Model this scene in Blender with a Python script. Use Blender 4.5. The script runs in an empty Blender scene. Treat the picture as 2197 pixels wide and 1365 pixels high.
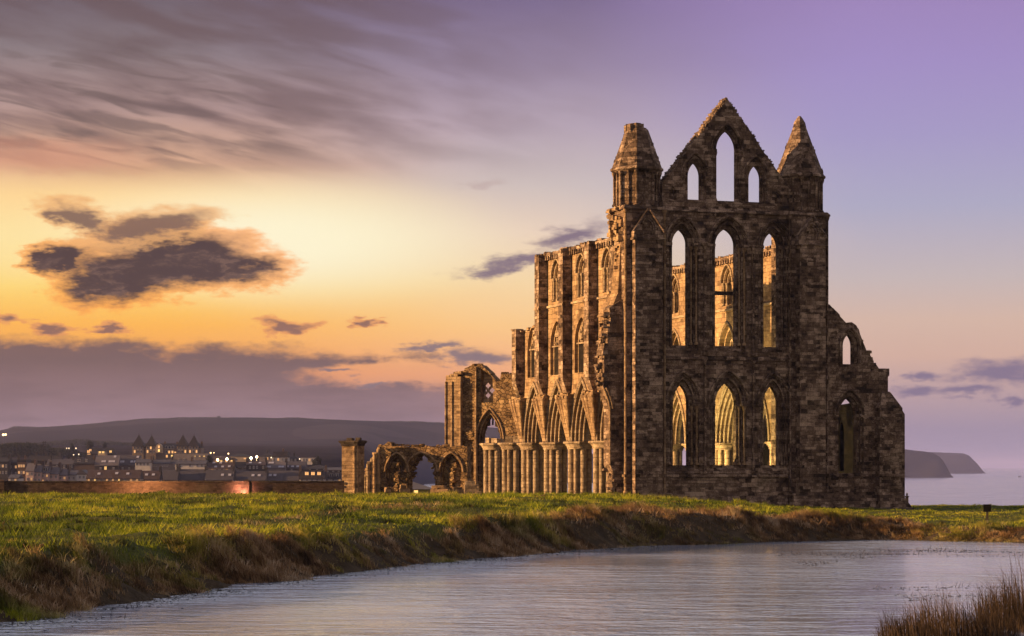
import bpy, bmesh, math, random
import numpy as np
from mathutils import Vector, Matrix, geometry

R = math.radians
sc = bpy.context.scene
col = sc.collection

# ------------------------------------------------------------------ camera
FPX, CXP, HYP, EYE = 5085.0, 1098.5, 1001.0, 2.7     # focal length in photo pixels, principal column, horizon row, eye height
cam = bpy.data.cameras.new('camera')
cam.lens = 36 * FPX / 2197
cam.shift_y = 318.5 / 2197
cam.clip_start = 0.5
cam.clip_end = 300000
camo = bpy.data.objects.new('camera', cam)
col.objects.link(camo)
camo.location = (0, 0, EYE)
camo.rotation_euler = (R(90), 0, 0)
sc.camera = camo
sc.view_settings.view_transform = 'Standard'
sc.view_settings.look = 'None'
sc.view_settings.exposure = 1.15
sc.view_settings.gamma = 1.0
sc.render.engine = 'CYCLES'
sc.cycles.max_bounces = 6
sc.cycles.diffuse_bounces = 3
sc.cycles.glossy_bounces = 3
sc.cycles.volume_bounces = 1
sc.cycles.use_denoising = True
sc.cycles.sample_clamp_indirect = 4.0

def lin(c):
    return tuple(((v / 255) / 12.92 if v / 255 <= 0.04045 else ((v / 255 + 0.055) / 1.055) ** 2.4) for v in c)

EXPK = 2 ** -1.15      # the sky is given in picture values; this takes the exposure back out

class NT:
    """small node-tree writer"""
    def __init__(s, nt):
        s.nt = nt
    def n(s, typ, **kw):
        x = s.nt.nodes.new(typ)
        for k, v in kw.items():
            if k == 'ins':
                for kk, vv in v.items():
                    s.put(x.inputs[kk], vv)
            else:
                setattr(x, k, v)
        return x
    def put(s, sock, v):
        if isinstance(v, bpy.types.NodeSocket):
            s.nt.links.new(v, sock)
        else:
            sock.default_value = v
    def m(s, op, a, b=0.0, c=None, clamp=False):
        x = s.n('ShaderNodeMath', operation=op, use_clamp=clamp)
        s.put(x.inputs[0], a)
        if op not in ('ABSOLUTE', 'ARCSINE', 'SINE', 'COSINE'):
            s.put(x.inputs[1], b)
        if c is not None:
            s.put(x.inputs[2], c)
        return x.outputs[0]
    def v(s, op, a, b=None):
        x = s.n('ShaderNodeVectorMath', operation=op)
        s.put(x.inputs[0], a)
        if b is not None:
            s.put(x.inputs[1], b)
        return x.outputs['Value'] if op in ('LENGTH', 'DOT_PRODUCT') else x.outputs[0]
    def comb(s, x, y, z=0.0):
        q = s.n('ShaderNodeCombineXYZ')
        for i, t in enumerate((x, y, z)):
            s.put(q.inputs[i], t)
        return q.outputs[0]
    def sep(s, vec):
        q = s.n('ShaderNodeSeparateXYZ')
        s.put(q.inputs[0], vec)
        return q.outputs
    def mix(s, f, a, b, blend='MIX'):
        x = s.n('ShaderNodeMix', data_type='RGBA', blend_type=blend)
        s.put(x.inputs[0], f)
        for sock, t in ((x.inputs[6], a), (x.inputs[7], b)):
            s.put(sock, t if isinstance(t, bpy.types.NodeSocket) or len(t) == 4 else (*t, 1))
        return x.outputs[2]
    def fmix(s, f, a, b):
        x = s.n('ShaderNodeMix', data_type='FLOAT')
        s.put(x.inputs[0], f); s.put(x.inputs[2], a); s.put(x.inputs[3], b)
        return x.outputs[0]
    def rng(s, v, a, b, c=0.0, d=1.0, smooth=True):
        x = s.n('ShaderNodeMapRange', interpolation_type='SMOOTHSTEP' if smooth else 'LINEAR')
        for i, t in enumerate((v, a, b, c, d)):
            s.put(x.inputs[i], t)
        return x.outputs[0]
    def noise(s, vec, scale, detail=4, rough=0.55, dist=0.0, color=False):
        x = s.n('ShaderNodeTexNoise')
        s.put(x.inputs['Vector'], vec)
        x.inputs['Scale'].default_value = scale
        x.inputs['Detail'].default_value = detail
        x.inputs['Roughness'].default_value = rough
        x.inputs['Distortion'].default_value = dist
        return x.outputs['Color' if color else 'Fac']
    def ramp(s, f, stops, interp='LINEAR'):
        x = s.n('ShaderNodeValToRGB')
        s.put(x.inputs[0], f)
        e = x.color_ramp.elements
        x.color_ramp.interpolation = interp
        stops = sorted(stops, key=lambda q: q[0])
        while len(e) > 1:
            e.remove(e[-1])
        e[0].position = stops[0][0]; e[0].color = (*stops[0][1], 1)
        for p, c in stops[1:]:
            q = e.new(p); q.color = (*c, 1)
        return x.outputs[0]

# ------------------------------------------------------------------ sky (dusk, by direction: azimuth and elevation in degrees)
SUN_AZ, SUN_EL = R(-97.0), R(11.0)          # azimuth measured from +Y towards +X
world = bpy.data.worlds.new('World')
sc.world = world
world.use_nodes = True
world.node_tree.nodes.clear()
W = NT(world.node_tree)
tc = W.n('ShaderNodeTexCoord')
dx, dy, dz = W.sep(tc.outputs['Generated'])
AZ = W.m('MULTIPLY', W.m('ARCTAN2', dx, dy), 57.29578)
EL = W.m('MULTIPLY', W.m('ARCSINE', dz), 57.29578)
D = 0.011268
def E_(y): return (HYP - y) * D
def A_(x): return (x - CXP) * D
def skyramp(pts):
    return W.ramp(W.m('DIVIDE', W.m('ADD', EL, 2.0), 32.0, clamp=True), [((E_(y) + 2) / 32, lin(c)) for y, c in pts])
FAR_UP = (-120, (136, 128, 156)), (-330, (232, 234, 248))
left = skyramp([(1001, (140, 116, 132)), (900, (158, 120, 124)), (800, (242, 152, 84)), (700, (255, 182, 72)), (620, (255, 214, 112)),
                (520, (255, 226, 160)), (430, (255, 214, 148)), (360, (222, 172, 138)), (250, (178, 146, 140)), (130, (136, 120, 124)), (10, (108, 94, 106)), *FAR_UP])
mid = skyramp([(1001, (150, 124, 140)), (900, (176, 130, 128)), (800, (246, 172, 122)), (700, (252, 200, 134)), (600, (246, 214, 166)),
               (500, (234, 208, 186)), (400, (206, 190, 186)), (280, (182, 164, 178)), (150, (150, 132, 158)), (10, (122, 104, 140)), *FAR_UP])
right = skyramp([(1001, (146, 136, 164)), (920, (154, 138, 160)), (850, (182, 154, 158)), (770, (210, 172, 156)), (690, (212, 180, 164)), (600, (196, 180, 180)),
                 (450, (172, 168, 194)), (300, (164, 152, 196)), (150, (160, 140, 194)), (0, (156, 130, 184)), *FAR_UP])
wob = W.noise(W.comb(W.m('MULTIPLY', AZ, 0.10), W.m('MULTIPLY', EL, 0.25)), 1.0, 3)
azw = W.m('ADD', AZ, W.m('MULTIPLY', W.m('SUBTRACT', wob, 0.5), 5.0))
sky = W.mix(W.rng(azw, -9, 1.0), left, mid)
sky = W.mix(W.rng(azw, 0.5, 8.5), sky, right)
# bright yellow patch low in the west
def ell(vec, x, y, rx, ry, rot=0.0):
    mp = W.n('ShaderNodeMapping', vector_type='TEXTURE')
    W.put(mp.inputs[0], vec)
    mp.inputs[1].default_value = (A_(x), E_(y), 0)
    mp.inputs[2].default_value = (0, 0, R(rot))
    mp.inputs[3].default_value = (rx * D, ry * D, 1)
    L = W.v('LENGTH', mp.outputs[0])
    return W.m('SUBTRACT', 1.0, L)
def union(vec, ells):
    out = None
    for e in ells:
        q = ell(vec, *e)
        out = q if out is None else W.m('SMOOTH_MAX', out, q, 0.35)
    return out
AE = W.comb(AZ, EL)
glow = W.rng(ell(AE, 600, 520, 620, 170), 0.0, 0.9)
sky = W.mix(W.m('MULTIPLY', glow, 1.0), sky, lin((255, 244, 208)))
glow2 = W.rng(ell(AE, 60, 545, 200, 110), 0.0, 1.0)
sky = W.mix(W.m('MULTIPLY', glow2, 0.6), sky, lin((255, 228, 160)))
# warped coordinates for clouds, streaky along the wind
wn1 = W.noise(W.comb(W.m('MULTIPLY', AZ, 0.8), W.m('MULTIPLY', EL, 2.2)), 1.0, 5, 0.6, color=True)
wn2 = W.noise(W.comb(W.m('MULTIPLY', AZ, 3.0), W.m('MULTIPLY', EL, 7.5)), 1.0, 3, 0.6, color=True)
warp = W.v('ADD', W.v('MULTIPLY', W.v('SUBTRACT', wn1, (0.5, 0.5, 0.5)), (2.2, 0.75, 0)),
           W.v('MULTIPLY', W.v('SUBTRACT', wn2, (0.5, 0.5, 0.5)), (0.7, 0.22, 0)))
AEw = W.v('ADD', AE, warp)
st = W.comb(W.m('MULTIPLY', AZ, 0.30), W.m('ADD', W.m('MULTIPLY', EL, 1.3), W.m('MULTIPLY', AZ, 0.28)))
streak = W.noise(st, 1.0, 4, 0.5, 0.3)
# thin upper streaks, strongest in the upper left
upm = W.m('MULTIPLY', W.rng(EL, 6.4, 8.2), W.rng(AZ, 4.0, -7.0))
upm = W.m('MULTIPLY', upm, W.rng(EL, 20.0, 11.5))
sky = W.mix(W.m('MULTIPLY', W.m('MULTIPLY', W.rng(streak, 0.34, 0.66), upm), 0.72), sky, lin((104, 80, 82)))
st2 = W.noise(W.comb(W.m('MULTIPLY', AZ, 0.5), W.m('ADD', W.m('MULTIPLY', EL, 3.4), W.m('MULTIPLY', AZ, 0.55))), 1.0, 3, 0.5, 0.6)
upm2 = W.m('MULTIPLY', W.m('MULTIPLY', W.rng(EL, 6.8, 7.6), W.rng(EL, 10.4, 9.0)), W.rng(AZ, -3.0, -8.0))
sky = W.mix(W.m('MULTIPLY', W.m('MULTIPLY', W.rng(st2, 0.45, 0.66), upm2), 0.62), sky, lin((104, 84, 82)))
pk = W.rng(ell(AEw, 110, 350, 300, 60), 0.0, 0.9)
sky = W.mix(W.m('MULTIPLY', pk, 0.55), sky, lin((206, 138, 112)))
# the long low bank of cloud over the hill
edge = W.fmix(W.rng(AZ, -13, -2.5, smooth=False), E_(712), E_(752))
edge = W.m('ADD', edge, W.m('MULTIPLY', W.m('SUBTRACT', wn1, 0.5), 1.1))
edge = W.m('ADD', edge, W.m('MULTIPLY', W.m('SUBTRACT', wn2, 0.5), 0.35))
edge = W.m('ADD', edge, W.m('MULTIPLY', W.m('SUBTRACT', W.noise(W.comb(W.m('MULTIPLY', AZ, 0.9), W.m('MULTIPLY', EL, 1.5)), 1.0, 4, 0.6), 0.5), 0.9))
bank = W.rng(W.m('SUBTRACT', edge, EL), -0.10, 0.42)
bank = W.m('MULTIPLY', bank, W.rng(W.m('ADD', AZ, W.m('MULTIPLY', W.m('SUBTRACT', wn1, 0.5), 4.0)), 1.3, -2.2))
gap = W.rng(union(AEw, [(840, 800, 240, 32, 3), (1000, 800, 200, 40, 0)]), 0.0, 0.55)
bank = W.m('MULTIPLY', bank, W.m('SUBTRACT', 1.0, W.m('MULTIPLY', gap, 0.9)))
bcol = W.ramp(W.rng(EL, 0.5, 3.4, smooth=False), [(0.0, lin((140, 114, 128))), (0.35, lin((136, 108, 116))), (0.7, lin((108, 84, 88))), (1.0, lin((108, 78, 76)))])
bn = W.noise(W.comb(W.m('MULTIPLY', AZ, 0.35), W.m('MULTIPLY', EL, 2.0)), 1.0, 5, 0.6)
bcol = W.mix(W.m('MULTIPLY', W.rng(bn, 0.42, 0.66), 0.45), bcol, lin((96, 76, 84)))
sky = W.mix(W.m('MULTIPLY', bank, 0.96), sky, bcol)
# single clouds: a coloured rim first, then the dark body
def cloud(ells, body, rim, soft=0.55, rimw=0.5, amt=1.0, lo=0.0, nz_=0.75):
    global sky
    f = union(AEw, ells)
    f = W.m('ADD', f, W.m('MULTIPLY', W.m('SUBTRACT', wn2, 0.5), nz_))
    if rim:
        sky = W.mix(W.m('MULTIPLY', W.rng(f, lo - rimw, lo + 0.1), 0.75), sky, lin(rim))
    sky = W.mix(W.m('MULTIPLY', W.rng(f, lo, lo + soft), amt), sky, body if isinstance(body, bpy.types.NodeSocket) else lin(body))
dn = W.noise(W.v('MULTIPLY', AEw, (0.8, 2.2, 1)), 1.6, 6, 0.65)
dbody = W.mix(W.rng(dn, 0.46, 0.68), lin((62, 42, 48)), lin((108, 80, 72)))
cloud([(395, 556, 190, 62, -6), (262, 608, 130, 54, 8), (140, 566, 70, 34, 8), (495, 572, 100, 34, -8), (330, 585, 170, 48, 0)], dbody, (255, 160, 66), 0.6, 0.24, 0.98, -0.14, 0.6)
cloud([(330, 494, 150, 36, 8), (175, 478, 80, 32, -12)], (112, 84, 78), (240, 176, 110), 0.6, 0.4, 0.88, 0.0)
cloud([(610, 702, 62, 15, 0), (40, 694, 40, 14, 0), (130, 712, 46, 14, 0), (790, 690, 34, 11, 0), (235, 712, 40, 12, 0)], (118, 84, 84), (232, 150, 90), 0.7, 0.3, 0.85)
cloud([(1060, 574, 86, 22, 8), (1130, 560, 80, 20, 10), (1225, 508, 95, 26, 12)], (118, 98, 120), None, 1.0, 0.3, 0.92, -0.25, 0.7)
cloud([(1010, 765, 90, 22, 0), (930, 745, 90, 12, 2), (720, 802, 46, 8, -4), (790, 822, 50, 10, 0)], (122, 104, 116), None, 0.7, 0.3, 0.9)
cloud([(2135, 800, 120, 28, 4), (1965, 802, 48, 13, 0), (2065, 845, 72, 14, 0), (1960, 842, 60, 16, 0), (2160, 862, 40, 8, 0)], (116, 102, 134), None, 1.0, 0.3, 0.9, -0.3, 0.7)
cloud([(1030, 396, 70, 14, 4)], (188, 164, 160), None, 0.9, 0.3, 0.6)
# the rest of the dome (behind the camera, overhead) is a plain dim dusk sky
dusk = W.ramp(W.rng(EL, -4, 70, smooth=False), [(0.0, (0.235, 0.172, 0.140)), (0.3, (0.20, 0.158, 0.145)), (1.0, (0.12, 0.112, 0.145))])
front = W.rng(W.m('ABSOLUTE', AZ), 75, 30)
front = W.m('MULTIPLY', front, W.rng(EL, 60, 30))
sky = W.mix(1.0, sky, (EXPK, EXPK, EXPK), 'MULTIPLY')
sky = W.mix(front, dusk, sky)
nish = W.n('ShaderNodeTexSky', sky_type='NISHITA')
nish.sun_disc = False
nish.sun_elevation = SUN_EL
nish.sun_rotation = SUN_AZ
bg1 = W.n('ShaderNodeBackground', ins={'Color': sky, 'Strength': 1.0})
bg2 = W.n('ShaderNodeBackground', ins={'Color': nish.outputs[0], 'Strength': 0.002})
add = W.n('ShaderNodeAddShader')
W.nt.links.new(bg1.outputs[0], add.inputs[0]); W.nt.links.new(bg2.outputs[0], add.inputs[1])
wo = W.n('ShaderNodeOutputWorld')
W.nt.links.new(add.outputs[0], wo.inputs[0])
world.cycles.sampling_method = 'MANUAL'
world.cycles.sample_map_resolution = 1024

# ------------------------------------------------------------------ sun: low, warm, from the left
sun = bpy.data.lights.new('sun', 'SUN')
sun.energy = 4.9
sun.angle = R(0.6)
sun.color = (1.0, 0.56, 0.23)
suno = bpy.data.objects.new('sun', sun)
col.objects.link(suno)
sd = Vector((math.sin(SUN_AZ) * math.cos(SUN_EL), math.cos(SUN_AZ) * math.cos(SUN_EL), math.sin(SUN_EL)))
suno.rotation_euler = sd.to_track_quat('Z', 'Y').to_euler()
suno.location = (-60, 60, 60)

# ------------------------------------------------------------------ helpers
def P(x, y, Y):
    """point at distance Y that the photo shows at pixel (x, y)"""
    return Vector(((x - CXP) / FPX * Y, Y, EYE + (HYP - y) / FPX * Y))

def tag(o, label=None, cat=None, group=None, kind=None):
    if label: o['label'] = label
    if cat: o['category'] = cat
    if group: o['group'] = group
    if kind: o['kind'] = kind
    return o

def empty(name, loc, rz=0.0):
    o = bpy.data.objects.new(name, None)
    o.empty_display_size = 0.3
    col.objects.link(o)
    o.location = loc
    o.rotation_euler = (0, 0, rz)
    return o

def copy_tree(o, parent=None):
    c = o.copy(); col.objects.link(c); c.parent = parent
    for ch in list(o.children):
        copy_tree(ch, c)
    return c

FR = {'f': lambda a, b, d: (a, d, b),       # wall seen along +y
      's': lambda a, b, d: (d, a, b)}       # wall seen along +x

def arc(uc, zs, za, w, n=9, left=True):
    """pointed arch from right springing over the apex to left springing"""
    h = max(za - zs, w * 0.4)
    Rr = (w * w + h * h) / (2 * w)
    cx = w - Rr
    a1 = math.asin(min(1, h / Rr))
    if h > Rr: a1 = math.pi / 2
    pts = [(cx + Rr * math.cos(a1 * i / n), zs + Rr * math.sin(a1 * i / n)) for i in range(n + 1)]
    pts[-1] = (0, zs + h)
    return [(uc + x, z) for x, z in pts] + [(uc - x, z) for x, z in reversed(pts[:-1])]

def lancet(uc, z0, zs, za, w, n=9):
    return [(uc - w, z0), (uc + w, z0)] + arc(uc, zs, za, w, n)

def orders(uc, z0, zs, za, ws, ds, T, back=None, d0=0.0, n=9, sill=0.0, drop=1.25, shape=lancet):
    """stepped reveal of an arched opening: (outline, depth) pairs from the front face to the back face"""
    seq = []
    for i, w in enumerate(ws):
        o = shape(uc, z0 + sill * (i / max(1, len(ws) - 1)), zs, za - (ws[0] - w) * drop, w, n)
        seq.append((o, d0 + (ds[i - 1] if i else 0)))
        seq.append((o, d0 + (ds[i] if i < len(ds) else T)))
    if back:
        wl = back
        o = shape(uc, z0 + sill - 0.25, zs, za - (ws[0] - ws[-1]) * drop + (wl - ws[-1]) * 1.1, wl, n)
        seq[-1] = (seq[-1][0], d0 + ds[-1] + 0.42)
        seq.append((o, d0 + T))
    return seq

def ragged(p, q, rng, step=0.34, amp=0.16):
    p, q = Vector(p), Vector(q)
    L = (q - p).length
    n = max(2, int(L / step))
    d = (q - p) / L
    nn = Vector((-d.y, d.x))
    out = []
    ts = [0] + sorted(min(0.97, max(0.03, (i + rng.uniform(-.3, .3)) / n)) for i in range(1, n)) + [1]
    for i in range(n):
        o = rng.uniform(-amp, amp)
        for t in (ts[i] + 0.004, ts[i + 1] - 0.004):
            z = p + d * (L * t) + nn * o
            out.append((z.x, z.y))
    return out

class MB:
    def __init__(s):
        s.v = []; s.f = []; s.sm = []
    def add(s, vs, fs, smooth=False):
        b = len(s.v)
        s.v.extend(tuple(x) for x in vs)
        for f in fs:
            s.f.append([b + i for i in f]); s.sm.append(smooth)
    def box(s, x0, x1, y0, y1, z0, z1, rot=None):
        vs = [Vector((x, y, z)) for z in (z0, z1) for y in (y0, y1) for x in (x0, x1)]
        if rot is not None:
            c = Vector(((x0 + x1) / 2, (y0 + y1) / 2, (z0 + z1) / 2))
            vs = [c + rot @ (v - c) for v in vs]
        s.add(vs, [(0, 2, 3, 1), (4, 5, 7, 6), (0, 1, 5, 4), (2, 6, 7, 3), (0, 4, 6, 2), (1, 3, 7, 5)])
        return s
    def taper(s, b, t):
        """frustum between two rectangles (x0,x1,y0,y1,z)"""
        vs = [(x, y, q[4]) for q in (b, t) for y in (q[2], q[3]) for x in (q[0], q[1])]
        s.add(vs, [(0, 2, 3, 1), (4, 5, 7, 6), (0, 1, 5, 4), (2, 6, 7, 3), (0, 4, 6, 2), (1, 3, 7, 5)])
        return s
    def lathe(s, x, y, prof, n=12, rot=0.0, smooth=True, capb=True):
        """prof = [(radius, z)...] bottom to top"""
        vs = []
        for r, z in prof:
            for i in range(n):
                a = rot + 2 * math.pi * i / n
                vs.append((x + r * math.cos(a), y + r * math.sin(a), z))
        fs = []
        for k in range(len(prof) - 1):
            for i in range(n):
                j = (i + 1) % n
                fs.append((k * n + i, k * n + j, (k + 1) * n + j, (k + 1) * n + i))
        s.add(vs, fs, smooth)
        s.add([vs[i] for i in range(n)], [tuple(reversed(range(n)))])
        s.add(vs[-n:], [tuple(range(n))])
        return s
    def tube(s, pts, r, n=6, smooth=True, r2=None):
        pts = [Vector(p) for p in pts]
        m = len(pts)
        vs = []
        up = Vector((0.13, 0.21, 0.97))
        for i, p in enumerate(pts):
            t = (pts[min(i + 1, m - 1)] - pts[max(i - 1, 0)]).normalized()
            a = t.cross(up)
            if a.length < 0.05:
                a = t.cross(Vector((0, 1, 0)))
            a.normalize(); b = t.cross(a)
            rr = r if r2 is None else r + (r2 - r) * i / (m - 1)
            for k in range(n):
                an = 2 * math.pi * k / n
                vs.append(p + a * (rr * math.cos(an)) + b * (rr * math.sin(an)))
        fs = [(i * n + k, i * n + (k + 1) % n, (i + 1) * n + (k + 1) % n, (i + 1) * n + k) for i in range(m - 1) for k in range(n)]
        fs += [tuple(range(n)), tuple(range((m - 1) * n, m * n))]
        s.add(vs, fs, smooth)
        return s
    def cap(s, F, loops, d):
        pl = [[Vector((p[0], p[1], 0)) for p in L] for L in loops]
        tr = geometry.tessellate_polygon(pl)
        flat = [p for L in loops for p in L]
        s.add([F(p[0], p[1], d) for p in flat], tr)
    def strip(s, F, a, da, b, db, closed=True):
        n = len(a)
        vs = [F(p[0], p[1], da) for p in a] + [F(p[0], p[1], db) for p in b]
        rngi = range(n if closed else n - 1)
        s.add(vs, [(i, (i + 1) % n, n + (i + 1) % n, n + i) for i in rngi])
    def wall(s, frame, outer, ops, T, d0=0.0, blind=()):
        """solid wall of thickness T with stepped openings; blind = openings that end in a closed back"""
        F = FR[frame] if isinstance(frame, str) else frame
        s.cap(F, [outer] + [o[0][0] for o in ops] + [o[0][0] for o in blind], d0)
        s.cap(F, [outer] + [o[-1][0] for o in ops], d0 + T)
        s.strip(F, outer, d0, outer, d0 + T)
        for o in list(ops) + list(blind):
            for (a, da), (b, db) in zip(o[:-1], o[1:]):
                s.strip(F, a, da, b, db)
        for o in blind:
            s.cap(F, [o[-1][0]], o[-1][1])
        return s
    def rubble(s, F, p, q, d0, d1, rng, n, size=(0.18, 0.42)):
        """loose stones bedded along a broken edge"""
        for _ in range(n):
            t = rng.random()
            a = p[0] + (q[0] - p[0]) * t + rng.uniform(-.12, .12)
            b = p[1] + (q[1] - p[1]) * t + rng.uniform(-.12, .10)
            d = rng.uniform(d0, d1)
            w, h, e = rng.uniform(*size), rng.uniform(*size) * 0.62, rng.uniform(*size)
            x, y, z = F(a, b, d)
            rot = Matrix.Rotation(rng.uniform(-.35, .35), 3, 'Z') @ Matrix.Rotation(rng.uniform(-.2, .2), 3, 'X')
            s.box(x - w / 2, x + w / 2, y - e / 2, y + e / 2, z - h / 2, z + h / 2, rot)
        return s
    def build(s, name, mat, parent=None):
        me = bpy.data.meshes.new(name)
        me.from_pydata(s.v, [], s.f)
        me.polygons.foreach_set('use_smooth', s.sm)
        me.materials.append(mat)
        o = bpy.data.objects.new(name, me)
        col.objects.link(o)
        o.parent = parent
        return o

def bevelled(o, w=0.02, seg=1):
    b = o.modifiers.new('bevel', 'BEVEL'); b.width = w; b.segments = seg; b.limit_method = 'ANGLE'
    return o

# ------------------------------------------------------------------ noise on arrays
_rs = np.random.RandomState(7)
_lat = _rs.rand(256, 256)
def vnoise(x, y):
    xi = np.floor(x).astype(int); yi = np.floor(y).astype(int)
    fx = x - xi; fy = y - yi
    fx = fx * fx * (3 - 2 * fx); fy = fy * fy * (3 - 2 * fy)
    a = _lat[xi % 256, yi % 256]; b = _lat[(xi + 1) % 256, yi % 256]
    c = _lat[xi % 256, (yi + 1) % 256]; d = _lat[(xi + 1) % 256, (yi + 1) % 256]
    return (a * (1 - fx) + b * fx) * (1 - fy) + (c * (1 - fx) + d * fx) * fy
def fbm(x, y, o=4):
    t = 0; a = 0.5
    for i in range(o):
        t = t + a * (vnoise(x * 2 ** i + 17.3 * i, y * 2 ** i + 5.1 * i) - 0.5); a *= 0.5
    return t * 2
def sstep(x, a, b):
    t = np.clip((x - a) / (b - a), 0, 1)
    return t * t * (3 - 2 * t)

# ------------------------------------------------------------------ materials
def newmat(name):
    m = bpy.data.materials.new(name)
    m.use_nodes = True
    nt = m.node_tree
    nt.nodes.clear()
    N = NT(nt)
    b = N.n('ShaderNodeBsdfPrincipled')
    o = N.n('ShaderNodeOutputMaterial')
    nt.links.new(b.outputs[0], o.inputs[0])
    return m, N, b, o

def stone_mat(name, dark, mid, light, bw=0.50, rh=0.235, mortar=0.011, bump=1.0, stain=0.5, rubble=False):
    m, N, b, o = newmat(name)
    t = N.n('ShaderNodeTexCoord')
    ob, nr = t.outputs['Object'], t.outputs['Normal']
    x, y, z = N.sep(ob)
    nx, ny, nz = N.sep(nr)
    sx = N.m('GREATER_THAN', N.m('ABSOLUTE', nx), N.m('ABSOLUTE', ny))
    top = N.m('GREATER_THAN', N.m('ABSOLUTE', nz), 0.8)
    a = N.fmix(sx, x, y)
    bb = N.fmix(top, z, y)
    wv = N.noise(ob, 1.4, 2, color=True)
    vec = N.v('ADD', N.comb(a, bb, 0.0), N.v('MULTIPLY', N.v('SUBTRACT', wv, (0.5, 0.5, 0.5)), (0.10, 0.05, 0.0)))
    if rubble:
        vo = N.n('ShaderNodeTexVoronoi', feature='F1', ins={'Vector': N.v('MULTIPLY', vec, (1.0, 1.5, 1.0)), 'Scale': 2.6})
        r = N.sep(vo.outputs['Color'])[0]
        vd = N.n('ShaderNodeTexVoronoi', feature='DISTANCE_TO_EDGE', ins={'Vector': N.v('MULTIPLY', vec, (1.0, 1.5, 1.0)), 'Scale': 2.6})
        mo = N.rng(vd.outputs['Distance'], 0.09, 0.0)
    else:
        br = N.n('ShaderNodeTexBrick', ins={'Vector': vec, 'Color1': (0, 0, 0, 1), 'Color2': (1, 1, 1, 1), 'Mortar': (0.3, 0.3, 0.3, 1), 'Scale': 1.0,
                                            'Mortar Size': mortar, 'Mortar Smooth': 0.6, 'Bias': 0.0, 'Brick Width': bw, 'Row Height': rh})
        br.offset = 0.46; br.squash = 1.35; br.squash_frequency = 3
        b2 = N.n('ShaderNodeTexBrick', ins={'Vector': N.v('ADD', vec, (0.31, 0.07, 0.0)), 'Color1': (0, 0, 0, 1), 'Color2': (1, 1, 1, 1), 'Mortar': (0.3, 0.3, 0.3, 1), 'Scale': 1.0,
                                            'Mortar Size': mortar, 'Mortar Smooth': 0.8, 'Bias': 0.0, 'Brick Width': bw * 1.7, 'Row Height': rh * 1.42})
        b2.offset = 0.37; b2.squash = 0.6; b2.squash_frequency = 2
        sel = N.rng(N.noise(N.v('MULTIPLY', ob, (0.5, 0.5, 0.9)), 0.8, 3, 0.6), 0.49, 0.51)
        r = N.fmix(sel, N.sep(br.outputs['Color'])[0], N.sep(b2.outputs['Color'])[0])
        mo = N.m('MULTIPLY', N.fmix(sel, br.outputs['Fac'], b2.outputs['Fac']), N.rng(N.noise(ob, 2.3, 3, 0.6), 0.38, 0.6, 0.25, 1.0))
    big = N.noise(ob, 0.33, 5, 0.62)
    med = N.noise(ob, 1.7, 4, 0.65)
    fine = N.noise(ob, 9.0, 4, 0.7)
    grit = N.noise(ob, 34.0, 2, 0.6)
    grain = N.noise(ob, 18.0, 3, 0.75)
    f = N.m('MULTIPLY', r, 0.34)
    f = N.m('ADD', f, N.m('MULTIPLY', N.rng(big, 0.33, 0.68), 0.22))
    f = N.m('ADD', f, N.m('MULTIPLY', N.rng(med, 0.34, 0.68), 0.22))
    f = N.m('ADD', f, N.m('MULTIPLY', N.rng(fine, 0.3, 0.7), 0.12))
    f = N.m('ADD', f, N.m('MULTIPLY', N.rng(grain, 0.35, 0.65), 0.14))
    c = N.ramp(f, [(0.10, dark), (0.50, mid), (0.92, light)])
    # soot: whole dark stones and patches
    soot = N.rng(N.m('ADD', N.m('MULTIPLY', N.rng(r, 0.34, 0.12), 0.6), N.m('MULTIPLY', N.rng(med, 0.52, 0.35), 0.6)), 0.45, 0.95)
    c = N.mix(N.m('MULTIPLY', soot, stain), c, tuple(v * 0.45 for v in dark))
    c = N.mix(N.rng(grit, 0.66, 0.76), c, light)
    c = N.mix(N.m('MULTIPLY', mo, 0.72), c, tuple(v * 0.5 for v in dark))
    c = N.mix(N.m('MULTIPLY', N.rng(big, 0.55, 0.72), 0.22), c, (0.13, 0.115, 0.055))
    N.put(b.inputs['Base Color'], c)
    b.inputs['Roughness'].default_value = 0.95
    b.inputs['Specular IOR Level'].default_value = 0.15
    h = N.m('ADD', N.m('MULTIPLY', N.m('SUBTRACT', 1.0, mo), 0.8), N.m('MULTIPLY', r, 0.7))
    h = N.m('ADD', h, N.m('MULTIPLY', fine, 0.7))
    h = N.m('ADD', h, N.m('MULTIPLY', med, 1.0))
    bp = N.n('ShaderNodeBump', ins={'Height': h, 'Strength': bump, 'Distance': 0.07})
    N.put(b.inputs['Normal'], bp.outputs[0])
    return m

def plain(name, c, rough=0.8, var=0.35, scale=3.0, spec=0.3, metal=0.0, bump=0.25):
    m, N, b, o = newmat(name)
    t = N.n('ShaderNodeTexCoord')
    n1 = N.noise(t.outputs['Object'], scale, 5, 0.6)
    n2 = N.noise(t.outputs['Object'], scale * 0.21, 3, 0.6)
    f = N.m('MULTIPLY', N.m('ADD', n1, n2), 0.5)
    N.put(b.inputs['Base Color'], N.ramp(f, [(0.3, tuple(v * (1 - var) for v in c)), (0.7, tuple(min(1, v * (1 + var)) for v in c))]))
    b.inputs['Roughness'].default_value = rough
    b.inputs['Specular IOR Level'].default_value = spec
    b.inputs['Metallic'].default_value = metal
    if bump:
        bp = N.n('ShaderNodeBump', ins={'Height': n1, 'Strength': bump, 'Distance': 0.05})
        N.put(b.inputs['Normal'], bp.outputs[0])
    return m

def glowmat(name, c, strength):
    m, N, b, o = newmat(name)
    b.inputs['Base Color'].default_value = (0.3, 0.25, 0.2, 1)
    b.inputs['Emission Color'].default_value = (*c, 1)
    b.inputs['Emission Strength'].default_value = strength
    return m

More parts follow.
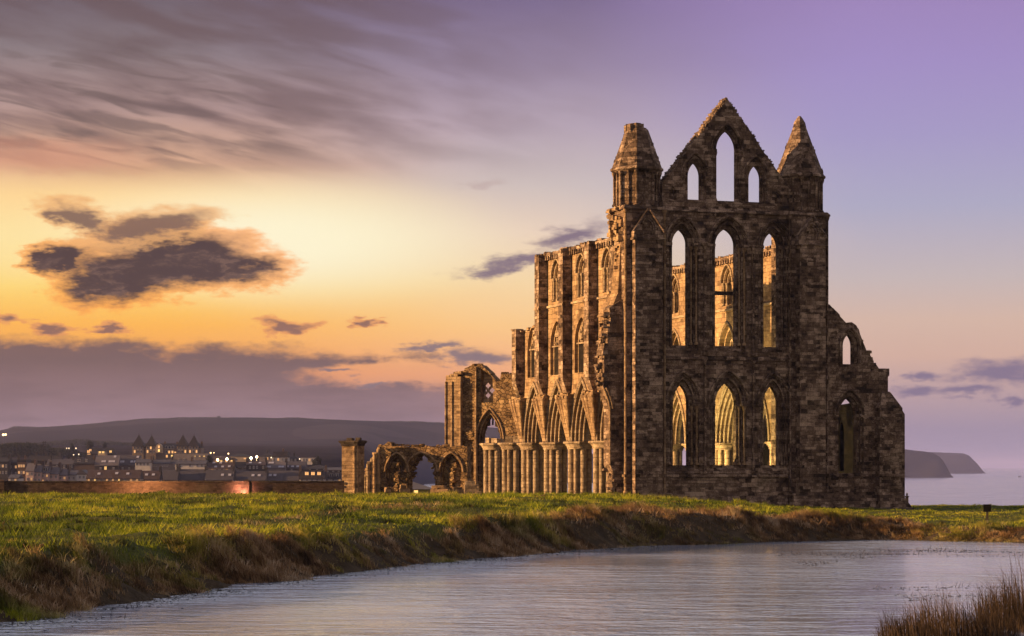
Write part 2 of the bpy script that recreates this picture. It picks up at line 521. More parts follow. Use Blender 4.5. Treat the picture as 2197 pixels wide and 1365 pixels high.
STONE = stone_mat('weathered sandstone', (0.020, 0.014, 0.010), (0.135, 0.092, 0.063), (0.56, 0.43, 0.32), bw=0.44, rh=0.20, stain=0.65)
STONE_PALE = stone_mat('pale sandstone', (0.13, 0.095, 0.065), (0.30, 0.23, 0.155), (0.52, 0.42, 0.29), stain=0.3)
STONE_DARK = stone_mat('sooty sandstone', (0.022, 0.018, 0.016), (0.06, 0.048, 0.040), (0.15, 0.12, 0.095), stain=0.5)
STONE_SHADE = stone_mat('shade black stone', (0.006, 0.005, 0.005), (0.015, 0.012, 0.010), (0.035, 0.028, 0.022), stain=0.3)  # near-black colour standing in for shade in the recesses and the aisle
STONE_RUBBLE = stone_mat('rubble masonry', (0.06, 0.038, 0.022), (0.21, 0.135, 0.068), (0.50, 0.35, 0.18), rubble=True, bump=1.0)
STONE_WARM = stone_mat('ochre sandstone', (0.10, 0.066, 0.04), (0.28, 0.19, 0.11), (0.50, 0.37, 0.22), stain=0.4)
BRICK = stone_mat('brown brick', (0.035, 0.024, 0.019), (0.075, 0.050, 0.038), (0.14, 0.095, 0.07), bw=0.30, rh=0.095, mortar=0.008, bump=0.4, stain=0.3)
# ------------------------------------------------------------------ the abbey church (local frame: x along the east front, y into the church)
AX, AY, ATH = 7.22, 152.0, R(19.5)
rng = random.Random(11)
abbey = tag(empty('ruined_abbey', (AX, AY, 0), ATH), 'huge roofless gothic abbey ruin with gable and two pointed turrets above three tiers of lancets', 'abbey ruin')

def hood(mb, F, uc, zs, za, w, d, r, n=9, drop=0.0, legs=None):
    a = arc(uc, zs, za, w, n)
    pts = [F(p[0], p[1], d) for p in a]
    if legs is not None:
        pts = [F(uc + w, legs, d)] + pts + [F(uc - w, legs, d)]
    mb.tube(pts, r, 6)

def shaft(mb, x, y, z0, z1, r, cap=True, n=8):
    prof = [(r * 1.7, z0), (r * 1.7, z0 + .10), (r, z0 + .2), (r, z1 - .3)]
    if cap: prof += [(r * 1.15, z1 - .28), (r * 1.9, z1 - .08), (r * 1.9, z1)]
    mb.lathe(x, y, prof, n)

# --- main wall of the east front with its two lower rows of lancets
LOWC, MIDC = (4.10, 7.30, 10.56), (4.06, 7.30, 10.58)
ops = []
for i, u in enumerate(LOWC):
    ws = [1.30, 1.02, .75] if i == 1 else [1.10, .84, .55]
    ops.append(orders(u, 2.30, 6.80, 8.85 if i == 1 else 8.72, ws, [.22, .42], 1.6, back=ws[-1] + .5, sill=.48))
for i, u in enumerate(MIDC):
    ws = [1.30, 1.02, .74] if i == 1 else [1.12, .85, .55]
    ops.append(orders(u, 10.22, 17.15, 18.92 if i == 1 else 18.8, ws, [.24, .46], 1.6, back=ws[-1] + .5, sill=.34))
mb = MB()
mb.wall('f', [(2.6, -.8), (11.7, -.8), (11.7, 19.9), (2.6, 19.9)], ops, 1.6)
mb.build('east_wall', STONE, abbey)
# hood moulds, jamb shafts
for row, (cs, zs, za, z0) in enumerate(((LOWC, 6.80, 8.85, 2.9), (MIDC, 17.15, 18.92, 10.7))):
    for i, u in enumerate(cs):
        w = 1.30 if i == 1 else 1.11
        zz = za if i == 1 else za - .13
        mb = MB()
        hood(mb, FR['f'], u, zs, zz + .12, w + .10, -.04, .10)
        hood(mb, FR['f'], u, zs, zz - .30, w - .28, .17, .07)
        hood(mb, FR['f'], u, zs, zz - .02, w - .06, .10, .055)
        for s in (-1, 1):
            mb.box(u + s * (w - .10) - .26, u + s * (w - .10) + .26, -.07, .40, zs - .16, zs + .03)
        mb.build('hood_mould', STONE, abbey)
        for s in (-1, 1):
            for ww, dd, rr in ((w - .11, .12, .085), (w - .38, .33, .07)):
                if row == 1 and i == 0 and s == -1 and dd < .2:
                    continue
                mb = MB()
                shaft(mb, u + s * ww, dd, z0 - .1, zs - .16, rr)
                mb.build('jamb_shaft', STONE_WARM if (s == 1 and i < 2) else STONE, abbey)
# slender wall shafts between the windows
for u in (5.60, 9.05):
    mb = MB(); shaft(mb, u, -.10, 2.25, 9.65, .085); mb.build('wall_shaft', STONE, abbey)
    mb = MB(); shaft(mb, u, -.06, 9.95, 17.1, .10)
    mb.box(u - .34, u + .34, -.16, .12, 17.1, 17.28)
    mb.build('wall_shaft', STONE, abbey)
# string courses and plinth
def course(z, h, p, spans, name='string_course', mat=STONE):
    for (a, b, v) in spans:
        m_ = MB()
        m_.taper((a - p, b + p, v - p, v + .05, z), (a, b, v - p * .3, v + .05, z + h))
        m_.box(a - p, b + p, v - p, v + .05, z - .09, z)
        m_.build(name, mat, abbey)
course(2.10, .16, .12, [(2.6, 11.7, 0.0)])
course(9.72, .14, .10, [(2.62, 11.7, 0.0)])
course(19.28, .20, .16, [(2.6, 11.7, 0.0)])
mb = MB()
mb.taper((-.75, 20.4, -1.9, 1.2, -.9), (-.45, 20.1, -1.5, 1.2, -.05))
mb.build('plinth', STONE_DARK, abbey)
mb = MB()
for (a, b, v) in ((-.1, 2.8, -.98), (2.9, 11.4, -.05), (11.5, 14.4, -.98), (14.5, 17.95, .15), (18.1, 19.8, -.45)):
    mb.taper((a - .15, b + (.62 if b > 19 else .15), v - .45, v + (1.2 if b > 19 else .4), -.16), (a, b, v - .06, v + .4, .85))
    mb.box(a, b, v - .06, v + .4, .85, .93)
mb.build('plinth', STONE, abbey)
# window sills (sloped)
for u, w in zip(LOWC, (1.1, 1.3, 1.1)):
    mb = MB(); mb.taper((u - w - .1, u + w + .1, -.1, .2, 2.27), (u - w, u + w, .1, .2, 2.62)); mb.build('window_sill', STONE, abbey)

# --- the gable
gops = []
GC = ((5.02, .85, 21.55, 22.95, .42), (7.30, 1.0, 23.35, 24.98, .68), (9.36, .85, 21.55, 22.95, .42))
for (u, w, zs, za, wi) in GC:
    q = orders(u, 20.02, zs, za, [w, (w + wi) / 2, wi], [.10, .20], .9, d0=.22)
    o_in = q[-1][0]
    q[-1] = (o_in, .22 + .40)
    q.append((lancet(u, 19.95, zs, za - (w - wi) * 1.25 + .25, wi + .3), .22 + .9))
    gops.append(q)
gblind = []
for u in (3.45, 11.0):
    o1 = lancet(u, 19.96, 20.35, 20.85, .26); o2 = lancet(u, 20.02, 20.35, 20.75, .18)
    gblind.append([(o1, .22), (o1, .36), (o2, .36), (o2, .5)])
outl = [(2.7, 19.9), (11.75, 19.9), (11.75, 21.05)] + ragged((11.7, 21.15), (7.42, 26.6), rng, .25, .03) + [(7.30, 26.80)] + ragged((7.2, 26.6), (2.75, 21.0), rng, .25, .05) + [(2.7, 20.9)]
mb = MB()
mb.wall('f', outl, gops, .9, d0=.22, blind=gblind)
mb.build('gable', STONE, abbey)
mb = MB()
for a, b, n in (((2.8, 21.05), (7.25, 26.72), 110), ((11.7, 21.15), (7.35, 26.72), 90)):
    for i in range(n):
        t = (i + rng.uniform(.1, .9)) / n
        x, z = a[0] + (b[0] - a[0]) * t, a[1] + (b[1] - a[1]) * t
        s = rng.uniform(.04, .085)
        rot = Matrix.Rotation(rng.uniform(-.3, .3), 3, 'Z') @ Matrix.Rotation(math.copysign(.9, a[0] - 7) * -1 + rng.uniform(-.2, .2), 3, 'Y')
        y = rng.uniform(.42, .9)
        mb.box(x - s, x + s, y - .28, y + .28, z - s * .5, z + s * .6, rot)
mb.build('gable_coping', STONE, abbey)
for (u, w, zs, za, wi) in GC:
    mb = MB()
    for ww, dz, d, r in ((w + .07, .09, .16, .085), (w - .10, -.14, .30, .06), ((w + wi) / 2 + .02, -.3, .38, .05)):
        hood(mb, FR['f'], u, zs, za + dz, ww, d, r)
    for s in (-1, 1):
        mb.box(u + s * (w - .06) - .2, u + s * (w - .06) + .2, .14, .45, zs - .12, zs + .02)
    mb.build('hood_mould', STONE, abbey)
    for s in (-1, 1):
        for ww, d in ((w - .08, .28), (w - .24, .36)):
            mb = MB(); shaft(mb, u + s * ww, d, 20.0, zs - .12, .07); mb.build('jamb_shaft', STONE, abbey)

# --- corner towers with clasping buttresses, gablets and turrets
for side, (a0, a1, b0, b1) in enumerate(((-.05, 2.66, .35, 2.25), (11.64, 14.32, 12.0, 13.86))):
    tb = MB(); tb.box(a0, a1, -.28, 2.6, -.8, 19.3)
    tower = tb.build('corner_tower', STONE, abbey)
    bb = MB()
    bb.box(b0, b1, -.95, -.275, -.8, 17.3)
    bb.build('buttress', STONE, abbey)
    gb = MB()
    uc = (b0 + b1) / 2
    n1 = lancet(uc, 17.52, 17.95, 18.62, .46); n2 = lancet(uc, 17.58, 17.95, 18.5, .36)
    gb.wall('f', [(b0 - .06, 17.3), (b1 + .06, 17.3), (b1 + .06, 17.72), (uc, 19.12), (b0 - .06, 17.72)], [], .6, d0=-.9,
            blind=[[(n1, -.9), (n1, -.78), (n2, -.78), (n2, -.62)]])
    for s in (-1, 1):
        gb.tube([(uc + s * (b1 - b0 + .2) / 2, -.93, 17.72), (uc, -.93, 19.17)], .085)
    gb.box(b0 - .14, b1 + .14, -1.05, -.27, 17.20, 17.34)
    gb.build('gablet', STONE, abbey)
    # thin angle shafts of the tower
    sb = MB()
    for x, y in ((a0, -.28), (a1, -.28)):
        shaft(sb, x, y, 1.0, 19.2, .09)
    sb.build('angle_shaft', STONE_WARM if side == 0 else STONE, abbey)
    st = MB()
    st.taper((a0 - .16, a1 + .16, -.44, 2.76, 19.3), (a0 - .02, a1 + .02, -.28, 2.6, 19.48))
    st.box(a0 - .16, a1 + .16, -.44, 2.76, 19.2, 19.3)
    st.build('string_course', STONE, abbey)
    st = MB(); st.box(a0 - .1, a1 + .1, -.38, 2.7, 2.02, 2.2); st.build('string_course', STONE, abbey)
    cx, cy = (a0 + a1) / 2 - .02, 1.05
    rot = R(22.5)
    tm = MB()
    tm.lathe(cx, cy, [(1.40, 19.46), (1.40, 21.75)], 8, rot, False)
    turret = tm.build('turret', STONE, abbey)
    sm_ = MB()
    for k in range(8):
        a = rot + k * math.pi / 4
        shaft(sm_, cx + 1.45 * math.cos(a), cy + 1.45 * math.sin(a), 19.5, 21.72, .10)
        a2 = rot + (k + .5) * math.pi / 4
        shaft(sm_, cx + 1.36 * math.cos(a2), cy + 1.36 * math.sin(a2), 19.5, 21.72, .06)
    sm_.build('turret_shaft', STONE, turret)
    cm = MB()
    cm.lathe(cx, cy, [(1.50, 21.66), (1.72, 21.82), (1.72, 21.95), (1.62, 22.02)], 8, rot, False)
    cm.build('cornice', STONE, turret)
    sp = MB()
    if side == 0:
        sp.lathe(cx, cy, [(1.62, 22.0), (1.41, 22.6), (1.19, 23.2), (.98, 23.8), (.80, 24.3), (.72, 24.5)], 8, rot, False)
        for k in range(26):
            a = rng.uniform(0, 6.28); r_ = rng.uniform(.2, .62)
            x, y = cx + r_ * math.cos(a), cy + r_ * math.sin(a)
            h = (.42 if x < cx + .15 else .22) * rng.uniform(.7, 1.0)
            sp.box(x - .2, x + .2, y - .2, y + .2, 24.3, 24.45 + h, Matrix.Rotation(rng.uniform(0, 1.5), 3, 'Z'))
    else:
        sp.lathe(cx, cy, [(1.62, 22.0), (1.36, 22.7), (1.10, 23.4), (.80, 24.2), (.54, 24.9), (.44, 25.2), (.38, 25.5), (.20, 25.8), (.08, 25.95)], 8, rot, False)
        for k in range(10):
            a = rng.uniform(0, 6.28); r_ = rng.uniform(.2, .46); z = rng.uniform(25.05, 25.5)
            r_ *= (26.0 - z)
            sp.box(cx + r_ * math.cos(a) - .12, cx + r_ * math.cos(a) + .12, cy + r_ * math.sin(a) - .12, cy + r_ * math.sin(a) + .12, z, z + .2, Matrix.Rotation(rng.uniform(0, 1.5), 3, 'Z'))
    # chipped ribs down the angles of the spire
    prof = [(1.60, 22.0), (1.34, 22.7), (1.09, 23.4), (.83, 24.1)]
    for k in range(8):
        a = rot + k * math.pi / 4
        for _ in range(6):
            t = rng.random() * 2.99; i = int(t); f = t - i
            rr = prof[i][0] + (prof[i + 1][0] - prof[i][0]) * f; z = prof[i][1] + (prof[i + 1][1] - prof[i][1]) * f
            x, y = cx + rr * math.cos(a), cy + rr * math.sin(a)
            s = rng.uniform(.02, .05)
            sp.box(x - s, x + s, y - s, y + s, z - .12, z + .12, Matrix.Rotation(a, 3, 'Z'))
    sp.build('spire', STONE, turret)

# --- end wall of the north aisle, broken down in steps
aF = FR['f']
lo_ = orders(16.22, 2.15, 6.1, 7.75, [1.05, .86, .66], [.15, .30], 1.1, back=1.0, d0=.2, sill=.1)
up_ = orders(16.25, 9.50, 10.75, 11.75, [.62, .42], [.2], 1.1, back=.6, d0=.2)
outl = [(14.3, -.8), (19.72, -.8), (19.72, 6.7), (19.1, 7.5), (19.1, 8.7), (19.2, 8.8), (19.2, 9.25), (18.4, 9.25)] + ragged((18.35, 9.3), (17.55, 10.3), rng, .26, .12) \
    + ragged((17.5, 10.5), (17.05, 11.55), rng, .3, .07) + [(16.95, 11.75), (16.72, 12.1), (16.4, 12.3), (16.15, 12.28)] + ragged((16.0, 12.25), (14.75, 13.45), rng, .3, .04) + [(14.3, 13.5)]
mb = MB(); mb.wall('f', outl, [lo_, up_], 1.1, d0=.2)
mb.rubble(aF, (18.3, 9.35), (17.5, 10.45), .3, 1.2, rng, 14)
mb.rubble(aF, (17.5, 10.5), (16.9, 11.7), .3, 1.2, rng, 8)
mb.build('aisle_wall', STONE, abbey)
mb = MB()
hood(mb, aF, 16.22, 6.1, 7.85, 1.14, .15, .10); hood(mb, aF, 16.22, 6.1, 7.45, .86, .33, .06)
for s in (-1, 1): mb.box(16.22 + s * 1.05 - .22, 16.22 + s * 1.05 + .22, .12, .4, 5.95, 6.1)
mb.build('hood_mould', STONE, abbey)
mb = MB(); hood(mb, aF, 16.25, 10.75, 11.95, .74, .16, .10, legs=9.6); mb.build('hood_mould', STONE, abbey)
mb = MB()
mb.box(18.15, 19.85, -.42, .21, -.8, 6.6)
mb.taper((18.15, 19.85, -.42, .21, 6.6), (18.6, 19.2, .1, .21, 7.7))
mb.box(19.72, 20.2, -.1, 1.0, -.8, 6.2); mb.taper((19.72, 20.2, -.1, 1.0, 6.2), (19.72, 19.8, .1, 1.0, 6.9))
mb.build('buttress', STONE, abbey)
course(2.10, .16, .12, [(14.35, 18.1, .2), (18.15, 19.85, -.42)])
course(5.95, .12, .06, [(14.35, 15.1, .2), (17.35, 18.1, .2)])
# --- torn stub of the south aisle
half = [(-.92, 2.8), (-.92, 6.4), (-.98, 6.75), (-1.08, 7.1), (-1.22, 7.45), (-1.40, 7.75)]
outl = [(.0, -.8), (-.35, -.8)] + ragged((-.45, -.6), (-.72, 2.4), rng, .34, .20) + half + ragged((-1.45, 7.9), (-1.42, 9.2), rng, .34, .12) + ragged((-1.35, 9.4), (-.98, 12.6), rng, .4, .16) + [(-.97, 12.87), (.0, 13.5)]
mb = MB(); mb.wall('f', outl, [], 1.1, d0=.2)
mb.rubble(aF, (-.5, -.4), (-.8, 2.5), .2, 1.3, rng, 26)
mb.rubble(aF, (-1.4, 8.0), (-1.35, 9.6), .2, 1.3, rng, 18)
mb.rubble(aF, (-1.3, 9.6), (-1.0, 12.6), .3, 1.3, rng, 22)
mb.build('aisle_stub', STONE, abbey)
mb = MB()
mb.tube([aF(p[0] + .0, p[1], .22) for p in half], .07); mb.tube([aF(p[0] + .16, p[1], .16) for p in half[1:]], .07); mb.build('hood_mould', STONE_WARM, abbey)
mb = MB()
# broken springing of the aisle roof against the tower
mb.taper((-.95, -.04, .3, 2.4, 12.4), (-.25, -.04, .5, 2.3, 13.9))
mb.build('torn_masonry', STONE_WARM, abbey)
mb = MB()
mb.rubble(FR['f'], (-.1, 17.2), (-.1, 19.4), .2, 2.2, rng, 34, (.2, .5))
mb.build('torn_masonry', STONE_WARM, abbey)
mb = MB()
mb.taper((-.3, -.04, .4, 1.6, 13.8), (-.08, -.04, .5, 1.4, 17.0))
mb.rubble(FR['f'], (-.12, 14.0), (-.1, 16.8), .6, 1.4, rng, 12, (.2, .34))
mb.build('torn_masonry', STONE_WARM, abbey)

# --- the two arcaded side walls
def side_wall(F, top_segments, centers, piers, arch_z, cler, trif, v0, v1, mats, face_sign):
    """F: frame (a along the church, b height, d from the lit face inward)"""
    stone, dark, pale = mats
    T = 1.5
    ws, dd = [1.95, 1.72, 1.48, 1.22], [.20, .40, .60]
    zs, za = 4.4, 8.45
    def seq(c):
        out = []
        for i, w in enumerate(ws):
            o = arc(c, zs, za - (ws[0] - w) * 1.5, w, 12)
            a_ = dd[i - 1] if i else 0
            b_ = dd[i] if i < 3 else T / 2
            out += [(o, a_), (o, b_)]
        return out
    # arcade storey
    m = MB()
    bot = [(v0, zs)]
    for c in centers:
        a = arc(c, zs, za, ws[0], 12)
        bot += list(reversed(a))
    bot += [(v1, zs)]
    outer = bot + [(v1, 8.9), (v0, 8.9)]
    m.cap(F, [outer], 0); m.cap(F, [outer], T)
    for a_, b_ in zip(outer[-3:-1] + [outer[-1]], [outer[-2], outer[-1], outer[0]]):
        m.strip(F, [a_, b_], 0, [a_, b_], T, closed=False)
    gaps = [(v0, centers[0] - ws[0])] + [(centers[i] + ws[0], centers[i + 1] - ws[0]) for i in range(len(centers) - 1)] + [(centers[-1] + ws[0], v1)]
    for a_, b_ in gaps:
        m.strip(F, [(a_, zs), (b_, zs)], 0, [(a_, zs), (b_, zs)], T, closed=False)
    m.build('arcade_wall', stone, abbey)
    for c in centers:
        m = MB(); s_ = seq(c)
        for (a, da), (b, db) in zip(s_[:-1], s_[1:]):
            m.strip(F, a, da, b, db, closed=False)
            m.strip(F, a, T - da, b, T - db, closed=False)
        for i, w in enumerate(ws):
            for dpt in ((dd[i - 1] if i else 0.0) - .01, T - (dd[i - 1] if i else 0.0) + .01):
                m.tube([F(p[0], p[1], dpt) for p in arc(c, zs, za - (ws[0] - w) * 1.5 - .02, w - .02, 12)], .075, 6)
        m.tube([F(p[0], p[1], -.05) for p in arc(c, zs, za + .2, ws[0] + .16, 12)], .085, 6)
        # dog-tooth ornament round the outer order
        a = arc(c, zs, za + .05, ws[0] + .04, 26)
        for p in a[4:-4]:
            x, y, z = F(p[0], p[1], -.03)
            m.box(x - .06, x + .06, y - .06, y + .06, z - .05, z + .05, Matrix.Rotation(.785, 3, 'X'))
        m.build('moulded_arch', pale, abbey)
    # triforium storey
    for (s0, s1, zt, rag) in top_segments:
        m = MB()
        mine = [c for c in cler if s0 + .9 < c < s1 - .9]
        blind, thr = [], []
        for c in mine:
            o = lancet(c, 9.02, 11.0, 12.75, 1.22); o2 = lancet(c, 9.02, 11.0, 12.5, 1.02)
            if trif == 'blind':
                blind.append([(o, 0), (o, .22), (o2, .22), (o2, .55)])
            else:
                thr.append([(o, 0), (o, .3), (o2, .3), (o2, T)])
        topz = min(zt, 13.75)
        outer = [(s0, 8.9), (s1, 8.9), (s1, topz)] + (ragged((s1 - .02, topz), (s0 + .02, topz), rng, .5, .16) if rag else []) + [(s0, topz)]
        m.wall(F, outer, thr, T, blind=blind)
        if rag: m.rubble(F, (s0, topz), (s1, topz), .2, T - .2, rng, 20)
        m.build('triforium_wall', stone, abbey)
        for c in mine:
            if trif == 'blind':
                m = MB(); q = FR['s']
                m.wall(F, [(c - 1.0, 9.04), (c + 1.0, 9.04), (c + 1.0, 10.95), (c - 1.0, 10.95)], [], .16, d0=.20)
                m.build('shade_panel', STONE_SHADE, abbey)  # dark sheet paints the shade in the lower part of the recess
                m = MB(); m.wall(F, [(c - 1.0, 10.96), (c + 1.0, 10.96), (c + 1.0, 11.06), (c - 1.0, 11.06)], [], .5, d0=.04)
                m.rubble(F, (c - .9, 11.1), (c + .1, 12.3), .36, .52, rng, 26, (.25, .5)); m.rubble(F, (c + .9, 11.1), (c + .1, 12.4), .30, .52, rng, 16, (.25, .5))
                m.build('ledge', pale, abbey)
            else:
                m = MB(); 
                for k in (-.55, .0, .55):
                    x, y, _ = F(c + k, 0, .55); shaft(m, x, y, 9.05, 11.2, .11)
                    
                for k in (-.28, .28):
                    m.tube([F(p[0], p[1], .55) for p in arc(c + k, 11.2, 11.75, .27, 6)], .08, 6)
                m.build('triforium_shaft', pale, abbey)
            if trif != 'blind':
                m = MB(); m.tube([F(p[0], p[1], -.03) for p in arc(c, 11.0, 12.95, 1.30, 9)], .09, 6); m.build('hood_mould', pale, abbey)
        if zt < 14: continue
        # clerestory storey
        m = MB(); thr = []
        for c in mine:
            o = lancet(c, 14.1, 15.75, 16.95, .86); o2 = lancet(c, 14.15, 15.75, 16.7, .66); o3 = lancet(c, 14.2, 15.75, 16.4, .45)
            thr.append([(o, 0), (o, .18), (o2, .18), (o2, .36), (o3, .36), (o3, .8), (lancet(c, 14.1, 15.75, 16.8, .8), T)])
        outer = [(s0, 13.76), (s1, 13.76)] + ragged((s1, 13.8), (s1, 17.4), rng, .4, .05) + ragged((s1 - .03, 17.45), (s0 + .03, 17.45), rng, .45, .05) + [(s0, 17.45)]
        m.wall(F, outer, thr, T)
        m.build('clerestory_wall', stone, abbey)
        for c in mine:
            m = MB()
            for w, z, d, r in ((.95, 17.05, -.03, .085), (.76, 16.8, .14, .06), (.56, 16.5, .32, .05)):
                m.tube([F(p[0], p[1], d) for p in arc(c, 15.75, z, w, 9)], r, 6)
            m.build('hood_mould', pale, abbey)
            for s in (-1, 1):
                for w, d in ((.78, .10), (.56, .28)):
                    m = MB(); x, y, _ = F(c + s * w, 0, d); shaft(m, x, y, 14.15, 15.75, .075); m.build('jamb_shaft', pale, abbey)
        m = MB()
        m.wall(F, [(s0, 13.72), (s1, 13.72), (s1, 13.86), (s0, 13.86)], [], .14, d0=-.12)
        m.build('string_course', pale, abbey)
        m = MB()
        k = s0 + .1
        while k < s1 - .2:           # corbel table and broken parapet
            m.wall(F, [(k, 17.05), (k + .2, 17.05), (k + .2, 17.32), (k, 17.32)], [], .26, d0=-.24)
            k += .42
        m.wall(F, [(s0, 17.33)] + [(s1, 17.33)] + ragged((s1, 17.52), (s0, 17.52), rng, .6, .04), [], .5, d0=-.27)
        m.rubble(F, (s0, 17.5), (s1, 17.55), -.15, 1.3, rng, int((s1 - s0) * 4), (.2, .5))
        m.build('parapet', STONE, abbey)
    for v in piers:
        pier(F, v, .75)

def pier(F, v, d, mat=None, top=4.4, parent=None, r0=.60):
    mat = mat or STONE_PALE
    x, y, _ = F(v, 0, d)
    m = MB()
    m.lathe(x, y, [(r0, .3), (r0, top - .45)], 16)
    for k in range(8):
        a = k * math.pi / 4
        rr = .23 if k % 2 == 0 else .17
        m.lathe(x + r0 * 1.06 * math.cos(a), y + r0 * 1.06 * math.sin(a), [(rr, .3), (rr, top - .5)], 10)
    p = m.build('pier', mat, parent or abbey)
    m = MB(); m.lathe(x, y, [(r0 + .62, -.6), (r0 + .62, .05), (r0 + .5, .12), (r0 + .42, .25), (r0 + .3, .34)], 8, R(22.5), False); m.build('base', mat, p)
    m = MB()
    m.lathe(x, y, [(r0 + .26, top - .52), (r0 + .30, top - .42), (r0 + .26, top - .4), (r0 + .46, top - .16)], 16)
    m.lathe(x, y, [(r0 + .52, top - .16), (r0 + .55, top - .12), (r0 + .55, top - .03), (r0 + .50, top)], 8, R(22.5), False)
    m.build('capital', mat, p)
    return p

Fs = FR['s']
Fn = lambda a, b, d: (12.9 + d, a, b)
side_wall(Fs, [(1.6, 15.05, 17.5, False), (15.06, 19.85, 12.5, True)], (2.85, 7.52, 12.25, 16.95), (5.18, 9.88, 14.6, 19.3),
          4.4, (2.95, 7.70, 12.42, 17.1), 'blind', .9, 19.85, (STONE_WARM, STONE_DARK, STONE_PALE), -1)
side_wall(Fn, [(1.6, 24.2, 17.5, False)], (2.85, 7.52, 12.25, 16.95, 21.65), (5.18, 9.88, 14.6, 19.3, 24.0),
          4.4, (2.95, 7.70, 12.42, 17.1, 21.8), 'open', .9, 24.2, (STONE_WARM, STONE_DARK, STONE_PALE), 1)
# flat buttresses of the south wall, with vault springers broken off below them
for v, zt in ((4.68, 17.42), (9.48, 17.42), (14.18, 17.42), (18.95, 12.45)):
    m = MB()
    m.box(-.66, -.005, v, v + .86, 8.6, zt)
    m.taper((-.30, -.005, v + .1, v + .76, 7.7), (-.66, -.005, v, v + .86, 8.6))
    m.rubble(Fs, (v, zt), (v + .86, zt), -.6, 0, rng, 8)
    if zt > 14: m.box(-.72, -.66, v - .04, v + .9, 13.62, 13.76)
    m.build('buttress', STONE, abbey)
    m = MB()
    for k in (-1, -.5, 0, .5, 1):
        pts = [(-.02 - t * (.42 + .12 * abs(k)), v + .43 + k * (.18 + t * .75), 4.45 + t * 3.0 + .5 * t * (1 - t)) for t in (0, .2, .4, .6, .8, 1)]
        m.tube(pts, .12, 6, r2=.17)
    m.taper((-.12, -.004, v + .15, v + .7, 4.5), (-.5, -.004, v - .5, v + 1.36, 7.6))
    m.rubble(Fs, (v - .4, 7.5), (v + 1.3, 7.6), -.5, 0, rng, 12)
    m.build('vault_springer', STONE_WARM, abbey)
for v in (23.5, 27.7):
    p = pier(Fs, v, .75, top=4.45)
    m = MB()
    for _ in range(7):
        a, b, c = .75 + rng.uniform(-.5, .5), v + rng.uniform(-.6, .6), rng.uniform(.2, .5)
        m.box(a - .25, a + .25, b - .25, b + .25, 4.44, 4.44 + c, Matrix.Rotation(rng.uniform(0, 1), 3, 'Z'))
    m.build('broken_stone', STONE_PALE, p)
# north aisle outer wall (seen through the aisle lancet)
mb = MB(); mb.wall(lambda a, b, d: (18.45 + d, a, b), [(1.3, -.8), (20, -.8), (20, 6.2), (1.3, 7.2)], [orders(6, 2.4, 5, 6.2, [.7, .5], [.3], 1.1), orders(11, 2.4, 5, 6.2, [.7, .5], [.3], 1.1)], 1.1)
mb.build('aisle_side_wall', STONE_SHADE, abbey)  # wall coloured near black to imitate the unlit aisle
# iron tie across the middle window
mb = MB(); mb.box(6.2, 8.4, 1.15, 1.4, 13.95, 14.2); mb.build('tie_beam', STONE_DARK, abbey)
# ------------------------------------------------------------------ ground, pond, sea
WATER_Z, SEA_Z = -1.0, -22.3
def wl(x, y):
    Y = (EYE - WATER_Z) * FPX / (y - HYP)
    return ((x - CXP) / FPX * Y, Y)
FARSH = [wl(*p) for p in ((-160, 1372), (0, 1344), (150, 1321), (350, 1286), (600, 1249), (900, 1213), (1200, 1185), (1400, 1172), (1700, 1163), (1900, 1159), (2197, 1166), (2480, 1178))]
SHORE = np.array([(-28, 44)] + FARSH + [(40, 92), (36, 74), (17.5, 60), (12.4, 53), (9.9, 48.5), (8.6, 43), (5, 26), (-2, 21), (-14, 22), (-26, 30)])
_fx = np.array([p[0] for p in FARSH]); _fy = np.array([p[1] for p in FARSH])
def shore_dist(X, Y):
    """signed distance to the waterline, positive on land"""
    n = len(SHORE)
    best = np.full(X.shape, 1e9); inside = np.zeros(X.shape, bool)
    for i in range(n):
        a = SHORE[i]; b = SHORE[(i + 1) % n]
        e = b - a
        t = np.clip(((X - a[0]) * e[0] + (Y - a[1]) * e[1]) / (e @ e), 0, 1)
        best = np.minimum(best, np.hypot(X - a[0] - t * e[0], Y - a[1] - t * e[1]))
        c = (a[1] > Y) != (b[1] > Y)
        xi = e[0] * (Y - a[1]) / (e[1] if abs(e[1]) > 1e-9 else 1e-9) + a[0]
        inside ^= c & (X < xi)
    return np.where(inside, -best, best)
